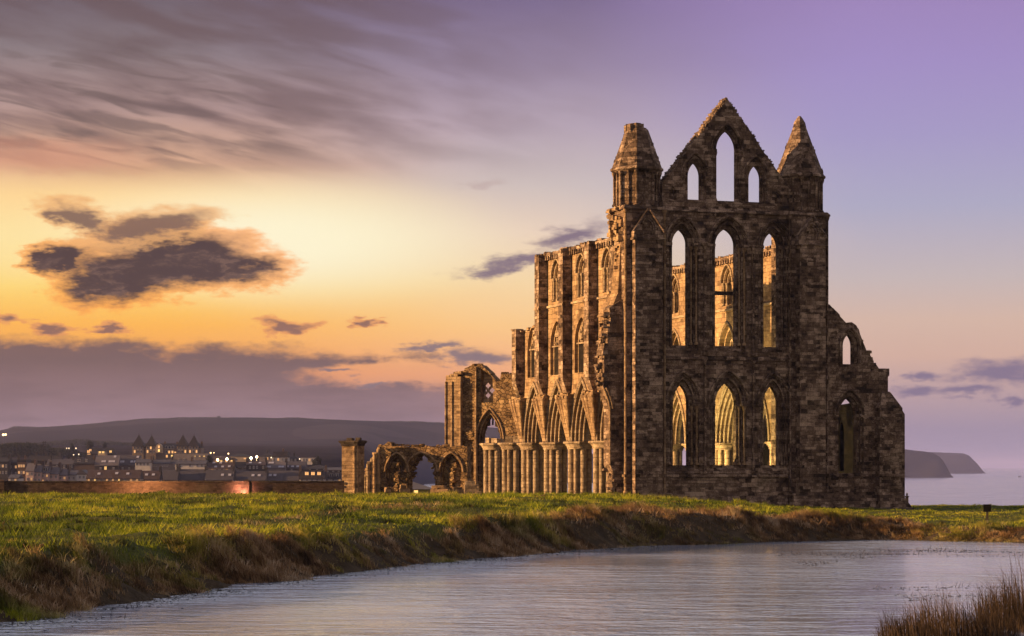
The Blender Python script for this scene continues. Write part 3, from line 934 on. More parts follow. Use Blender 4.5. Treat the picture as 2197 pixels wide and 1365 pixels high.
def ground_z(X, Y, detail=True):
    X = np.asarray(X, float); Y = np.asarray(Y, float)
    d0 = shore_dist(X, Y)
    d = d0 + 0.9 * fbm(X * .35, Y * .35, 3) + .35 * fbm(X * 1.3, Y * 1.3, 2)
    bh = np.interp(X, [-14, -8, -3, 2, 5, 10, 15, 20, 26, 34], [.34, .32, .28, .28, .36, .26, .08, -.36, -.36, -.3])
    zp = np.interp(X, [-20, 3, 6, 9, 12, 16, 20, 28], [.92, .93, .86, .70, .42, .16, -.02, -.2])
    ysh = np.interp(X, _fx, _fy)
    t = sstep((Y - ysh - 3) / np.maximum(20, 130 - ysh - 3), 0, 1)
    z = bh + (zp - bh) * t
    near = Y < np.minimum(ysh, 62) - 2
    z = np.where(near, np.where(X > 7, np.clip(-.55 + (X - 9.5) * .06 + (50 - Y) * .03, -.6, 1.0), 1.0), z)
    # land falls away to the harbour in the west, to the cliff in the east
    west = sstep(X, 8, 3)
    z = z - west * np.clip(Y - 140, 0, 60) * .0155 - west * np.clip(Y - 205, 0, 400) * .11
    z = z - (1 - west) * np.clip(Y - 162, 0, 60) * .012 - (1 - west) * np.clip(Y - 194, 0, 60) * 1.2 - sstep(X, 40, 90) * np.clip(X - 40, 0, 100) * .05
    if detail:
        fade = sstep(d, 1.0, 5.0)
        z = z + fade * (.24 * fbm(X * .45, Y * .45, 3) + .14 * fbm(X * 1.5 + 9, Y * 1.5, 2)) + .22 * fbm(X * .07 + 3, Y * .07, 2) * fade * sstep(Y, 150, 120)
        bankm = sstep(d, 0, 1) * sstep(d, 6, 3)
        z = z + bankm * (.34 * fbm(X * .9 + 31, Y * .9, 3))
    up = sstep(d, -.15, 3.2)
    zz = (WATER_Z - .12) + (z - WATER_Z + .12) * up
    zz = np.where(d < 0, WATER_Z - .10 - .3 * np.clip(-d, 0, 3), zz)
    return np.maximum(zz, -30.0)

def grid_mesh(name, xs, ys, zf, mat):
    X, Y = np.meshgrid(xs, ys)
    Z = zf(X, Y)
    nx, ny = len(xs), len(ys)
    co = np.stack([X.ravel(), Y.ravel(), Z.ravel()], 1).astype(np.float32)
    i = np.arange((ny - 1) * (nx - 1)); r = i // (nx - 1); c = i % (nx - 1)
    a = r * nx + c
    q = np.stack([a, a + 1, a + nx + 1, a + nx], 1).astype(np.int32)
    return raw_mesh(name, co, q, mat, smooth=True)
def raw_mesh(name, co, q, mat, smooth=False, attrs=None):
    me = bpy.data.meshes.new(name)
    k = q.shape[1]
    me.vertices.add(len(co)); me.vertices.foreach_set('co', np.asarray(co, np.float32).ravel())
    me.loops.add(q.size); me.loops.foreach_set('vertex_index', q.astype(np.int32).ravel())
    me.polygons.add(len(q)); me.polygons.foreach_set('loop_start', np.arange(0, q.size, k, dtype=np.int32))
    if smooth: me.polygons.foreach_set('use_smooth', np.ones(len(q), bool))
    for nme, arr in (attrs or {}).items():
        at = me.attributes.new(nme, 'FLOAT', 'POINT'); at.data.foreach_set('value', np.asarray(arr, np.float32))
    me.update(); me.validate()
    me.materials.append(mat)
    o = bpy.data.objects.new(name, me); col.objects.link(o)
    return o

# ground material: turf, and dry earth on the bank
def ground_mat():
    m, N, b, o = newmat('turf and bank')
    t = N.n('ShaderNodeTexCoord').outputs['Object']
    n1 = N.noise(t, .22, 4, .6); n2 = N.noise(t, 1.6, 4, .65); n3 = N.noise(t, 9, 3, .7)
    g = N.ramp(N.m('ADD', N.m('MULTIPLY', n1, .55), N.m('MULTIPLY', n2, .45)), [(.3, (.030, .046, .010)), (.5, (.075, .088, .014)), (.7, (.13, .115, .022))])
    e = N.ramp(N.m('ADD', N.m('MULTIPLY', n2, .6), N.m('MULTIPLY', n3, .4)), [(.3, (.016, .012, .008)), (.55, (.08, .056, .032)), (.75, (.19, .14, .085))])
    at = N.n('ShaderNodeAttribute', attribute_name='dry')
    c = N.mix(at.outputs['Fac'], g, e)
    c = N.mix(N.rng(n3, .35, .65), c, N.mix(.5, c, (.02, .02, .008)))
    N.put(b.inputs['Base Color'], c); b.inputs['Roughness'].default_value = 1.0; b.inputs['Specular IOR Level'].default_value = .1
    bp = N.n('ShaderNodeBump', ins={'Height': N.m('ADD', n2, N.m('MULTIPLY', n3, .4)), 'Strength': 1.0, 'Distance': .2})
    N.put(b.inputs['Normal'], bp.outputs[0])
    return m
GROUND = ground_mat()
xs = np.concatenate([np.arange(-400, -48, 16), np.arange(-48, -16, .8), np.arange(-16, 34, .27), np.arange(34, 60, 1.2), np.arange(60, 401, 16)])
ys = np.concatenate([np.arange(-90, 30, 6), np.arange(30, 46, .6), np.arange(46, 126, .27), np.arange(126, 200, .7), np.arange(200, 260, 3), np.arange(260, 660, 16)])
gr = grid_mesh('ground', xs, ys, ground_z, GROUND)
co = np.empty(len(gr.data.vertices) * 3, np.float32); gr.data.vertices.foreach_get('co', co); co = co.reshape(-1, 3)
def banklim(X):
    return np.interp(X, [-6, 1, 5, 15, 20, 24], [2.1, 3.0, 5.5, 5.5, 4.0, 3.4])
def dryness(X, Y):
    d = shore_dist(X, Y)
    q = sstep(d * (3.2 / banklim(X)) + 1.4 * fbm(X * .3 + 5, Y * .3, 3), 4.2, 2.4)
    return np.where((Y < 56) & (X > 7), sstep(d, 1.6, .5), q)
at = gr.data.attributes.new('dry', 'FLOAT', 'POINT'); at.data.foreach_set('value', dryness(co[:, 0].astype(float), co[:, 1].astype(float)).astype(np.float32))
tag(gr, 'grassy headland with green turf sloping to a brown pond bank', 'ground', kind='structure')

# pond
def water_mat(name, base, rough, s1, s2, bump, dist, rot=0.0, sx=.35, lee_on=False):
    m, N, b, o = newmat(name)
    t = N.n('ShaderNodeTexCoord').outputs['Object']
    mp = N.n('ShaderNodeMapping'); N.put(mp.inputs[0], t)
    mp.inputs[2].default_value = (0, 0, rot); mp.inputs[3].default_value = (sx, 1, 1)
    w = N.noise(mp.outputs[0], s1 * .35, 3, .5, color=True)
    vec = N.v('ADD', mp.outputs[0], N.v('MULTIPLY', N.v('SUBTRACT', w, (.5, .5, .5)), (1.2, .8, 0)))
    n1 = N.noise(vec, s1, 4, .6, .6); n2 = N.noise(vec, s2, 3, .6)
    patch = N.rng(N.noise(t, .06, 3, .5), .35, .65)
    h = N.m('ADD', N.m('MULTIPLY', n1, 1.0), N.m('MULTIPLY', n2, .35))
    # the strip under the far bank lies sheltered from the wind
    wx, wy, _ = N.sep(t)
    sh = N.m('MULTIPLY', N.m('SUBTRACT', N.noise(N.v('MULTIPLY', t, (.25, .5, 1)), 1.0, 4, .6), .5), 14.0)
    lee = N.m('MULTIPLY', N.rng(N.m('ADD', wy, sh), 97, 106), N.rng(N.m('ADD', wx, sh), 17, 11)) if lee_on else 0.0
    calm = N.rng(N.noise(N.v('MULTIPLY', mp.outputs[0], (.35, .16, 1)), s1 * .8, 3, .55), .36, .62)
    bp = N.n('ShaderNodeBump', ins={'Height': h, 'Strength': N.m('MULTIPLY', N.fmix(calm, bump * .35, bump), N.m('SUBTRACT', 1.0, N.m('MULTIPLY', lee, .88))), 'Distance': dist})
    N.put(b.inputs['Normal'], bp.outputs[0])
    b.inputs['Base Color'].default_value = (*base, 1)
    N.put(b.inputs['Roughness'], N.m('MULTIPLY', N.fmix(patch, rough * .75, rough * 1.25), N.m('SUBTRACT', 1.0, N.m('MULTIPLY', lee, .45))))
    b.inputs['IOR'].default_value = 1.75
    b.inputs['Specular IOR Level'].default_value = .5
    return m
POND = water_mat('rippled pond water', (.31, .36, .47), .12, .80, 3.0, 1.0, .22, .12, .5, True)
m = MB()
pts = [(p[0], p[1]) for p in SHORE]
cx_, cy_ = np.mean(SHORE, 0)
big = []
for p in pts:                              # the sheet runs a little under the banks
    dv = Vector((p[0] - cx_, p[1] - cy_)); dv = dv * (1 + 3.0 / dv.length)
    big.append((cx_ + dv.x, cy_ + dv.y))
m.add([(p[0], p[1], WATER_Z) for p in big], [tuple(range(len(big)))])
pw = m.build('pond_water', POND); tag(pw, 'wind rippled pond reflecting the pale dusk sky', 'pond', kind='structure')
SEA = water_mat('calm sea', (.15, .15, .25), .2, .012, .05, .5, 4.0, 0.0, .22)
m = MB()
nn = 96
rings = [0, 300, 900, 2500, 7000, 20000, 60000]
vs = [(0, 0, SEA_Z)]; fs = []
for r_ in rings[1:]:
    vs += [(r_ * math.cos(2 * math.pi * k / nn), r_ * math.sin(2 * math.pi * k / nn), SEA_Z) for k in range(nn)]
fs += [(0, 1 + k, 1 + (k + 1) % nn) for k in range(nn)]
for q in range(len(rings) - 2):
    b0, b1 = 1 + q * nn, 1 + (q + 1) * nn
    fs += [(b0 + k, b1 + k, b1 + (k + 1) % nn, b0 + (k + 1) % nn) for k in range(nn)]
m.add(vs, fs); so = m.build('sea', SEA); tag(so, 'lavender sea stretching to the horizon behind the headland', 'sea', kind='structure')

# ------------------------------------------------------------------ grass as blades
def grass_mat(name, greens, drys, trans=.25):
    m, N, b, o = newmat(name)
    t = N.n('ShaderNodeTexCoord').outputs['Object']
    a1 = N.n('ShaderNodeAttribute', attribute_name='rnd').outputs['Fac']
    a2 = N.n('ShaderNodeAttribute', attribute_name='dry').outputs['Fac']
    big = N.noise(t, .16, 4, .6); med = N.noise(t, .9, 3, .6)
    f = N.m('ADD', N.m('MULTIPLY', a1, .30), N.m('ADD', N.m('MULTIPLY', N.rng(big, .36, .64), .44), N.m('MULTIPLY', N.rng(med, .35, .65), .26)))
    g = N.ramp(f, list(zip((.1, .4, .65, .9), greens)))
    f2 = N.m('ADD', N.m('MULTIPLY', a1, .55), N.m('ADD', N.m('MULTIPLY', N.rng(N.noise(t, .45, 3, .6), .36, .64), .3), N.m('MULTIPLY', N.rng(med, .35, .65), .15)))
    d = N.ramp(f2, list(zip((.1, .4, .65, .92), drys)))
    c = N.mix(a2, g, d)
    N.put(b.inputs['Base Color'], c); b.inputs['Roughness'].default_value = .85; b.inputs['Specular IOR Level'].default_value = .15
    tr = N.n('ShaderNodeBsdfTranslucent', ins={'Color': c})
    mx = N.n('ShaderNodeMixShader'); mx.inputs[0].default_value = trans
    N.nt.links.new(b.outputs[0], mx.inputs[1]); N.nt.links.new(tr.outputs[0], mx.inputs[2]); N.nt.links.new(mx.outputs[0], o.inputs[0])
    return m
GREENS = [(.016, .030, .006), (.115, .160, .014), (.31, .34, .022), (.56, .48, .06)]
DRYS = [(.024, .016, .009), (.16, .095, .045), (.38, .25, .13), (.62, .51, .36)]
GRASS = grass_mat('grass', GREENS, DRYS)
TUSS = grass_mat('dark tussock grass', [(.010, .018, .005), (.035, .052, .010), (.075, .09, .014), (.12, .12, .02)], DRYS)
def blades(name, base, az, h, w, lean, dry, rnd, mat, segs=1):
    n = len(base)
    lx, ly = np.cos(az) * lean * h, np.sin(az) * lean * h
    px_, py_ = -np.sin(az + .6), np.cos(az + .6)
    if segs == 1:
        v = np.empty((n, 3, 3))
        v[:, 0] = base; v[:, 1] = base; v[:, 2] = base
        v[:, 0, 0] -= px_ * w / 2; v[:, 0, 1] -= py_ * w / 2; v[:, 1, 0] += px_ * w / 2; v[:, 1, 1] += py_ * w / 2
        v[:, 2, 0] += lx; v[:, 2, 1] += ly; v[:, 2, 2] += h
        q = np.arange(n * 3).reshape(n, 3); k = 3
    else:
        v = np.empty((n, 5, 3))
        for i in range(5): v[:, i] = base
        for i, sg in ((0, -1), (1, 1)):
            v[:, i, 0] += sg * px_ * w / 2; v[:, i, 1] += sg * py_ * w / 2
        for i, sg in ((2, -1), (3, 1)):
            v[:, i, 0] += lx * .3 + sg * px_ * w * .36; v[:, i, 1] += ly * .3 + sg * py_ * w * .36; v[:, i, 2] += h * .62
        v[:, 4, 0] += lx; v[:, 4, 1] += ly; v[:, 4, 2] += h * (1 - .22 * np.minimum(1.5, lean))
        b0 = np.arange(n) * 5
        q = np.concatenate([np.stack([b0, b0 + 1, b0 + 3], 1), np.stack([b0, b0 + 3, b0 + 2], 1), np.stack([b0 + 2, b0 + 3, b0 + 4], 1)]); k = 5
    return raw_mesh(name, v.reshape(-1, 3), q, mat, attrs={'rnd': np.repeat(rnd, k), 'dry': np.repeat(dry, k)})
rs = np.random.RandomState(3)
def frustum_pts(n, y0, y1, pad=.012):
    Y = np.sqrt(rs.rand(n) * (y1 ** 2 - y0 ** 2) + y0 ** 2)
    k = (rs.rand(n) * 2 - 1) * (.216 + pad)
    return k * Y, Y
def off_church(X, Y):
    c, s = math.cos(ATH), math.sin(ATH)
    u = (X - AX) * c + (Y - AY) * s; v = -(X - AX) * s + (Y - AY) * c
    return ~((u > -.3) & (u < 20.2) & (v > -1.0) & (v < 30))
# short turf, thicker on tussocks
X, Y = frustum_pts(540000, 43, 196)
d = shore_dist(X, Y)
clump = fbm(X * .9 + 40, Y * .9, 3)
keep = (d > np.where(Y < 56, .5, 1.5)) & off_church(X, Y) & (rs.rand(len(X)) < .35 + 1.4 * np.clip(clump + .15, 0, 1))
X, Y, clump = X[keep], Y[keep], clump[keep]
Z = ground_z(X, Y)
trk = np.exp(-((Y - np.interp(X, [-14, -9.5, -6.5, -2], [80, 92, 110, 118])) / 2.2) ** 2) * sstep(X, -13, -8) * sstep(X, -1, -5)
dr = np.clip(dryness(X, Y) + .9 * trk + .55 * sstep(fbm(X * .12 + 70, Y * .2, 3), .12, .42) * rs.rand(len(X)), 0, 1)
h = (.06 + .10 * rs.rand(len(X)) + .42 * np.clip(clump, 0, 1)) * (1 - .45 * sstep(X, 14, 20) * sstep(Y, 118, 126))
turf = blades('grass', np.stack([X, Y, Z - .015], 1), rs.rand(len(X)) * 6.283, h, .022 + .03 * rs.rand(len(X)), .35 + .5 * rs.rand(len(X)), dr, rs.rand(len(X)), GRASS)
tag(turf, 'short green and yellowish turf with tussocks on the headland', 'grass', kind='stuff')
# dark rush tussocks scattered over the turf
X, Y = frustum_pts(1500, 58, 150)
keep = (shore_dist(X, Y) > 3.0) & off_church(X, Y) & (rs.rand(len(X)) < np.clip(.45 + 2.2 * fbm(X * .12 + 50, Y * .12, 2), .05, 1)) & (X < 17)
X, Y = X[keep], Y[keep]; kt = 90; nT = len(X); sz = .10 + .34 * rs.rand(nT) ** 2
BX = np.repeat(X, kt) + rs.randn(nT * kt) * np.repeat(sz, kt) * 1.1; BY = np.repeat(Y, kt) + rs.randn(nT * kt) * np.repeat(sz, kt) * .8
hh = np.repeat(.07 + sz * .62, kt) * (.5 + .7 * rs.rand(nT * kt)) * np.exp(-((BX - np.repeat(X, kt)) ** 2 + (BY - np.repeat(Y, kt)) ** 2) / np.repeat(sz * 1.6, kt) ** 2 * .5)
tus = blades('tussocks', np.stack([BX, BY, ground_z(BX, BY) - .02], 1), rs.rand(nT * kt) * 6.283, hh, .03 + .02 * rs.rand(nT * kt), .2 + .6 * rs.rand(nT * kt), np.repeat(np.where(rs.rand(nT) < .2, .8, .1), kt), np.clip(np.repeat(rs.rand(nT) * .25, kt) + .12 * rs.rand(nT * kt), 0, 1), TUSS)
tag(tus, 'dark rough tussocks dotted over the green turf', 'tussocks', kind='stuff')
# long dry grass on the pond bank, in tufts
X, Y = frustum_pts(60000, 49, 130)
d = shore_dist(X, Y) + 1.6 * fbm(X * .3 + 5, Y * .3, 3)
tn = fbm(X * .5 + 11, Y * .5, 3)
BL = banklim(X)
keep = (d > .1) & (d < BL * 1.2) & (rs.rand(len(X)) < np.clip(.74 + 2.4 * tn, .22, 1)) & (rs.rand(len(X)) < sstep(d / BL, 1.2, .8) * .92 + .08)
X, Y, tn, d = X[keep], Y[keep], tn[keep], d[keep]
nt_ = len(X); kb = 34
tufth = (.12 + .34 * rs.rand(nt_) ** 1.6 + .36 * np.clip(tn, -.2, .6)) * np.interp(X, [-6, 4, 12], [1.0, .85, .8]) * np.clip(.55 + .2 * d, .55, 1.1) * np.clip(1.25 - .35 * sstep(X, 12, 22), .7, 1.2)
az0 = rs.rand(nt_) * 1.8 + 2.6
BX = np.repeat(X, kb) + rs.randn(nt_ * kb) * .10; BY = np.repeat(Y, kb) + rs.randn(nt_ * kb) * .10
BZ = ground_z(BX, BY) - .03
hh = np.repeat(tufth, kb) * (.55 + .6 * rs.rand(nt_ * kb))
az = np.where(rs.rand(nt_ * kb) < .6, np.repeat(az0, kb) + rs.randn(nt_ * kb) * .5, rs.rand(nt_ * kb) * 6.283)
gt = np.repeat(np.clip(.50 + 1.5 * fbm(X * .35 + 90, Y * .35, 2) + .45 * rs.rand(nt_) + .30 * sstep(d / BL[keep], .7, .2), 0, 1), kb)
tint = np.clip(np.repeat(rs.rand(nt_), kb) * .6 + .4 * rs.rand(nt_ * kb), 0, 1)
bg = blades('dry_grass', np.stack([BX, BY, BZ], 1), az, hh, .014 + .014 * rs.rand(nt_ * kb), .35 + .75 * rs.rand(nt_ * kb), gt, tint, GRASS, segs=2)
tag(bg, 'long dry brown grass hanging over the pond bank', 'grass', kind='stuff')
# dark twigs and debris standing in the shallows along the far shore
X, Y = frustum_pts(260000, 48, 135)
d = shore_dist(X, Y)
keep = (d < .25) & (d > -1.9) & (rs.rand(len(X)) < .75 * np.exp(-np.abs(d) * 1.8)) & (fbm(X * .5, Y * .5, 3) > -.1)
X2 = (X > 11) & (X < 22) & (d < -8) & (d > -14) & (fbm(X * .2 + 8, Y * .9, 3) > .12)
keep |= X2 & (rs.rand(len(X)) < .30)
X, Y = X[keep], Y[keep]
flat = rs.rand(len(X)) < .8
DEB = plain('wet debris', (.030, .022, .017), rough=.6)
db = blades('pond_debris', np.stack([X, Y, np.full(len(X), WATER_Z - .01)], 1), rs.rand(len(X)) * 6.28, np.where(flat, .03, .10 + .18 * rs.rand(len(X))), np.where(flat, .14, .02), np.where(flat, 6.0, .8), X * 0, X * 0, DEB)
tag(db, 'dark twigs and debris along the water edge', 'debris', kind='stuff')
# reeds at the near corner of the pond
REED = grass_mat('brown reeds', [(.03, .02, .013)] * 4, [(.010, .007, .006), (.024, .016, .011), (.045, .030, .020), (.10, .072, .05)], .1)
def reeds(name, cx, cy, rx, ry, n, h0, h1, label, edge=None):
    a = rs.rand(n) * 6.283; r_ = np.sqrt(rs.rand(n)) ** .8
    X = cx + rx * r_ * np.cos(a); Y = cy + ry * r_ * np.sin(a)
    Z = np.maximum(ground_z(X, Y) - .03, WATER_Z - .05)
    h = (h0 + (h1 - h0) * rs.rand(n) ** 1.5) * (1.1 - .45 * r_ ** 2) * np.clip(1 + 1.1 * fbm(X * 1.6, Y * 1.6, 3), .4, 1.5)
    o = blades(name, np.stack([X, Y, Z], 1), np.where(rs.rand(n) < .7, 3.3 + rs.randn(n) * .5, rs.rand(n) * 6.28), h, .006 + .009 * rs.rand(n), .05 + .7 * rs.rand(n) ** 2, np.ones(n), rs.rand(n), REED, segs=2)
    tag(o, label, 'reeds', kind='stuff')
reeds('reeds', 9.35, 50.7, 1.5, 1.5, 2400, .5, 1.0, 'low brown reeds standing in the near right corner of the pond')
reeds('reeds', 7.75, 48.3, .55, .9, 150, .25, .5, 'sparse short stalks in open water beside the brown reeds')
reeds('reeds', 12.5, 54.6, 1.75, 2.6, 3600, .7, 1.4, 'tall dark reeds on the near bank at the right edge')
# ------------------------------------------------------------------ ruins west of the church
def gz(x, y): return float(ground_z(np.array([x]), np.array([y]), False)[0])
rng = random.Random(23)
# tall fragment with tracery
k = 25.94
def lx(px): return (px - 960) / k / math.cos(R(24))
def lz(y): return EYE + (HYP - y) / k
tr = tag(empty('transept_ruin', ((960 - CXP) / k, 196, 0), R(-24)), 'tall broken wall fragment with a quatrefoil window over a pointed doorway', 'ruined wall')
ra = random.Random(5)
door = orders(3.85, -.8, lz(948), lz(880), [1.18, 1.0, .80], [.16, .34], 1.0, back=1.0)
rec = [(3.04, 7.95), (4.42, 7.95), (4.42, 9.55), (3.95, 10.15), (3.04, 10.75)]
outl = [(.55, -.8), (7.6, -.8), (7.6, 9.4)] + ragged((7.4, 9.5), (5.95, 9.9), ra, .4, .12) + ragged((5.8, 10.2), (4.9, 10.45), ra, .3, .10) + [(4.74, 9.75), (4.45, 9.7)] + ragged((4.3, 9.9), (3.1, 11.0), ra, .3, .05) + ragged((2.9, 11.1), (1.6, 10.75), ra, .3, .07) + [(1.5, 10.6), (.55, 10.5)]
m = MB()
rb = [(rec, 0), (rec, .45)]
# quatrefoil lights in a slab inside the recess
def quatre(cx, cz, r, n=28):
    return [(cx + r * (.62 + .38 * abs(math.cos(2 * t))) * math.cos(t), cz + r * (.62 + .38 * abs(math.cos(2 * t))) * math.sin(t)) for t in [2 * math.pi * i / n for i in range(n)]]
m.wall('f', outl, [door, [(rec, 0), (rec, 1.0)]], 1.0)
m.rubble(FR['f'], (4.9, 10.4), (7.2, 9.6), .1, .9, ra, 24); m.rubble(FR['f'], (1.6, 10.8), (3.0, 11.1), .1, .9, ra, 14)
w = m.build('wall', STONE_RUBBLE, tr)
qh = [quatre(3.44 + a, 8.95 + b, .25) for a, b in ((0, .40), (0, -.40), (.36, 0), (-.36 + .02, 0))]
m = MB()
F = FR['f']
rin = [(3.05, 7.96), (4.41, 7.96), (4.41, 9.54), (3.95, 10.13), (3.05, 10.72)]
m.cap(F, [rin] + qh, .50); m.cap(F, [rin] + qh, .66)
for q in qh: m.strip(F, q, .50, q, .66)
m.build('tracery', STONE_WARM, tr)
m = MB(); hood(m, F, 3.85, lz(948), lz(880) + .12, 1.28, -.03, .10); hood(m, F, 3.85, lz(948), lz(880) - .3, 1.0, .14, .06); m.build('hood_mould', STONE_WARM, tr)
m = MB()          # remains of tracery hanging in the doorway head
m.wall(F, [(3.06, 5.6), (3.3, 5.75), (3.35, 6.0), (3.62, 6.05), (3.6, 6.75), (3.76, 7.0), (3.84, 6.75), (3.8, 6.1), (3.9, 6.1), (3.93, 6.75), (4.02, 6.95), (4.1, 6.6), (4.08, 6.0), (4.35, 5.9), (4.4, 5.5), (4.62, 5.4), (4.62, 5.9), (4.3, 6.9), (3.85, 7.4), (3.4, 6.9), (3.06, 6.0)], [], .16, d0=.5)
m.build('tracery', STONE_DARK, tr)
m = MB()
m.box(-.02, 1.45, -.55, 1.2, -.8, 4.2); m.box(.05, 1.4, -.42, 1.2, 4.2, 10.1)
m.rubble(F, (0, 10.1), (1.5, 10.4), -.3, 1.0, ra, 16); m.rubble(F, (-.1, 3.6), (.05, 6.5), -.3, .6, ra, 8)
t_ = m.build('corner_buttress', STONE_WARM, tr)
for x in (.05, .62, 1.4):
    m = MB(); shaft(m, x, -.44, 4.3, 10.0, .085, cap=False); m.build('wall_shaft', STONE_WARM, tr)
m = MB(); m.taper((2.55, 2.75, -.35, .02, -.8), (2.6, 2.7, -.2, .02, 10.9)); m.build('pilaster', STONE_WARM, tr)
m = MB(); m.box(1.6, 2.6, -.2, .05, 4.9, 5.5)
m.rubble(F, (1.7, 5.5), (2.6, 5.3), -.2, .1, ra, 8); m.build('torn_masonry', STONE_RUBBLE, tr)

# low wall with three arches
k2 = 26.76
def mx_(px): return (px - 785) / k2 / math.cos(R(18))
def mz(y): return EYE + (HYP - y) / k2
lw = tag(empty('arched_wall', ((785 - CXP) / k2, 190, 0), R(-18)), 'low ruined wall with an open jagged arch between two blind arches', 'ruined wall')
o_open = [(mx_(877), -.8), (mx_(936), -.8), (mx_(935), mz(1022)), (mx_(929), mz(1015)), (mx_(936), mz(1008)), (mx_(930), mz(1002)), (mx_(931), mz(994)), (mx_(921), mz(991)), (mx_(918), mz(981)), (mx_(908), mz(975)),
          (mx_(899), mz(979)), (mx_(894), mz(987)), (mx_(891), mz(995)), (mx_(883), mz(999)), (mx_(888), mz(1006)), (mx_(880), mz(1012)), (mx_(886), mz(1017)), (mx_(878), mz(1024))]
bl = []
for c in (mx_(853), mx_(970)):
    a = lancet(c, .2, mz(1012), mz(974), .92); b = lancet(c, .25, mz(1012), mz(978), .78)
    bl.append([(a, 0), (a, .18), (b, .18), (b, .48)])
outl = [(.9, -.8), (8.6, -.8), (8.6, 4.3)] + ragged((8.4, 4.3), (2.2, 4.25), ra, .35, .08) + [(2.15, 4.6), (1.9, 4.7), (1.6, 4.45), (1.2, 4.35)] + ragged((1.1, 4.2), (.9, 2.6), ra, .3, .1)
m = MB(); m.wall('f', outl, [[(o_open, 0), (o_open, .95)]], .95, blind=bl)
m.rubble(F, (1.0, 4.4), (8.4, 4.25), .1, .9, ra, 60, (.15, .34))
for p_, q_ in zip(o_open[2:-1], o_open[3:]): m.rubble(F, p_, q_, .1, .85, ra, 3, (.15, .3))
m.build('wall', STONE_RUBBLE, lw)
for c in (mx_(853), mx_(907), mx_(970)):
    m = MB(); hood(m, F, c, mz(1012), mz(971), 1.0 if c != mx_(907) else 1.32, -.04, .10); m.build('hood_mould', STONE_WARM, lw)
for c in (mx_(853), mx_(970)):
    m = MB(); m.rubble(F, (c - .3, .6), (c + .1, 3.0), .40, .50, ra, 40, (.2, .5)); m.build('blind_infill', STONE_RUBBLE, lw)
for x, y, h in ((.02, -.15, 2.0), (.30, -.25, 2.9), (.58, -.1, 3.3), (.85, -.25, 3.7), (1.12, -.1, 4.1), (.2, .4, 2.6), (.7, .5, 3.6)):
    m = MB(); m.lathe(x, y, [(.21, -.5), (.21, .1), (.16, .25), (.15, h)], 10); m.rubble(F, (x, h), (x + .1, h), y - .1, y + .1, ra, 2, (.2, .34)); m.build('wall_shaft', STONE_PALE if x < .6 else STONE_WARM, lw)
m = MB(); m.wall(F, [(-.15, -.8), (1.2, -.8)] + ragged((1.2, 4.2), (-.1, 2.2), ra, .3, .12), [], .9, d0=.1); m.rubble(F, (-.1, 2.2), (1.2, 4.3), .0, .9, ra, 26); m.build('broken_end', STONE_WARM, lw)

# lone pillar
kp = FPX / 188
px_ = (757.5 - CXP) / kp
pl = tag(empty('stone_pillar', (px_, 188, gz(px_, 188)), R(-20)), 'lone square coursed stone pillar with a projecting cap slab', 'pillar')
m = MB(); m.box(-.68, .68, -.66, .66, -.5, 4.15); m.build('shaft', STONE_WARM, pl)
for x in (.42,):
    m = MB(); m.lathe(x, -.60, [(.17, -.4), (.17, 4.12)], 10); m.build('wall_shaft', STONE_WARM, pl)
m = MB(); m.box(-.72, .72, -.8, .72, 4.15, 4.3); m.taper((-.72, .72, -.8, .72, 4.3), (-.85, .85, -.92, .85, 4.45)); m.box(-.85, .85, -.92, .85, 4.45, 4.56)
m.rubble(F, (-.6, 4.58), (.6, 4.58), -.6, .6, ra, 6, (.25, .5)); m.build('cap_slab', STONE_DARK, pl)
sx = (731 - CXP) / kp
m = MB(); m.wall(F, [(-.3, -.6), (.42, -.6)] + ragged((.42, 1.3), (-.3, .5), ra, .25, .08), [], .7); m.rubble(F, (-.25, .0), (.35, 1.25), -.05, .6, ra, 28, (.16, .34))
st_ = m.build('broken_wall_stub', STONE_PALE, None); st_.location = (sx, 187.6, gz(sx, 187.6)); tag(st_, 'knee high broken stub of pale stone left of the lone pillar', 'rubble')
# dressed blocks lying in front of the arches
blocks = [(945, 1.5, .72, 184, 'long grey stone block on the grass below the open arch'), (985, 1.15, .6, 184.5, 'square weathered block lying right of the open arch'),
          (1012, 1.2, 1.05, 182, 'tallest pale block stepped on top beside the nearest lit pier'), (868, .9, .78, 185, 'dark block lying before the left blind arch'), (832, .45, .85, 185, 'short upright stone stump by the shafts of the broken wall end')]
for px, w_, h_, Y_, lab in blocks:
    x_ = (px - CXP) / FPX * Y_
    m = MB()
    g0 = gz(x_, Y_)
    m.taper((-w_ / 2, w_ / 2, -.4, .4, -.25), (-w_ / 2 + .04, w_ / 2 - .05, -.36, .38, h_))
    if w_ > .8:
        m.box(-w_ / 2 + .1, w_ / 2 - .35, -.3, .3, h_ + .002, h_ + .26); m.box(w_ / 2 - .3, w_ / 2 + .15, -.46, .2, -.25, h_ * .5)
    m.rubble(F, (-w_ / 2, h_ * .9), (w_ / 2, h_ * .9), -.3, .3, ra, 3, (.15, .3))
    o_ = m.build('stone_block', STONE_PALE if px > 1000 else STONE_WARM, None); o_.location = (x_, Y_, g0); o_.rotation_euler.z = ra.uniform(-.3, .3)
    bevelled(o_, .02); tag(o_, lab, 'stone block', 'dressed blocks lying before the ruined walls')

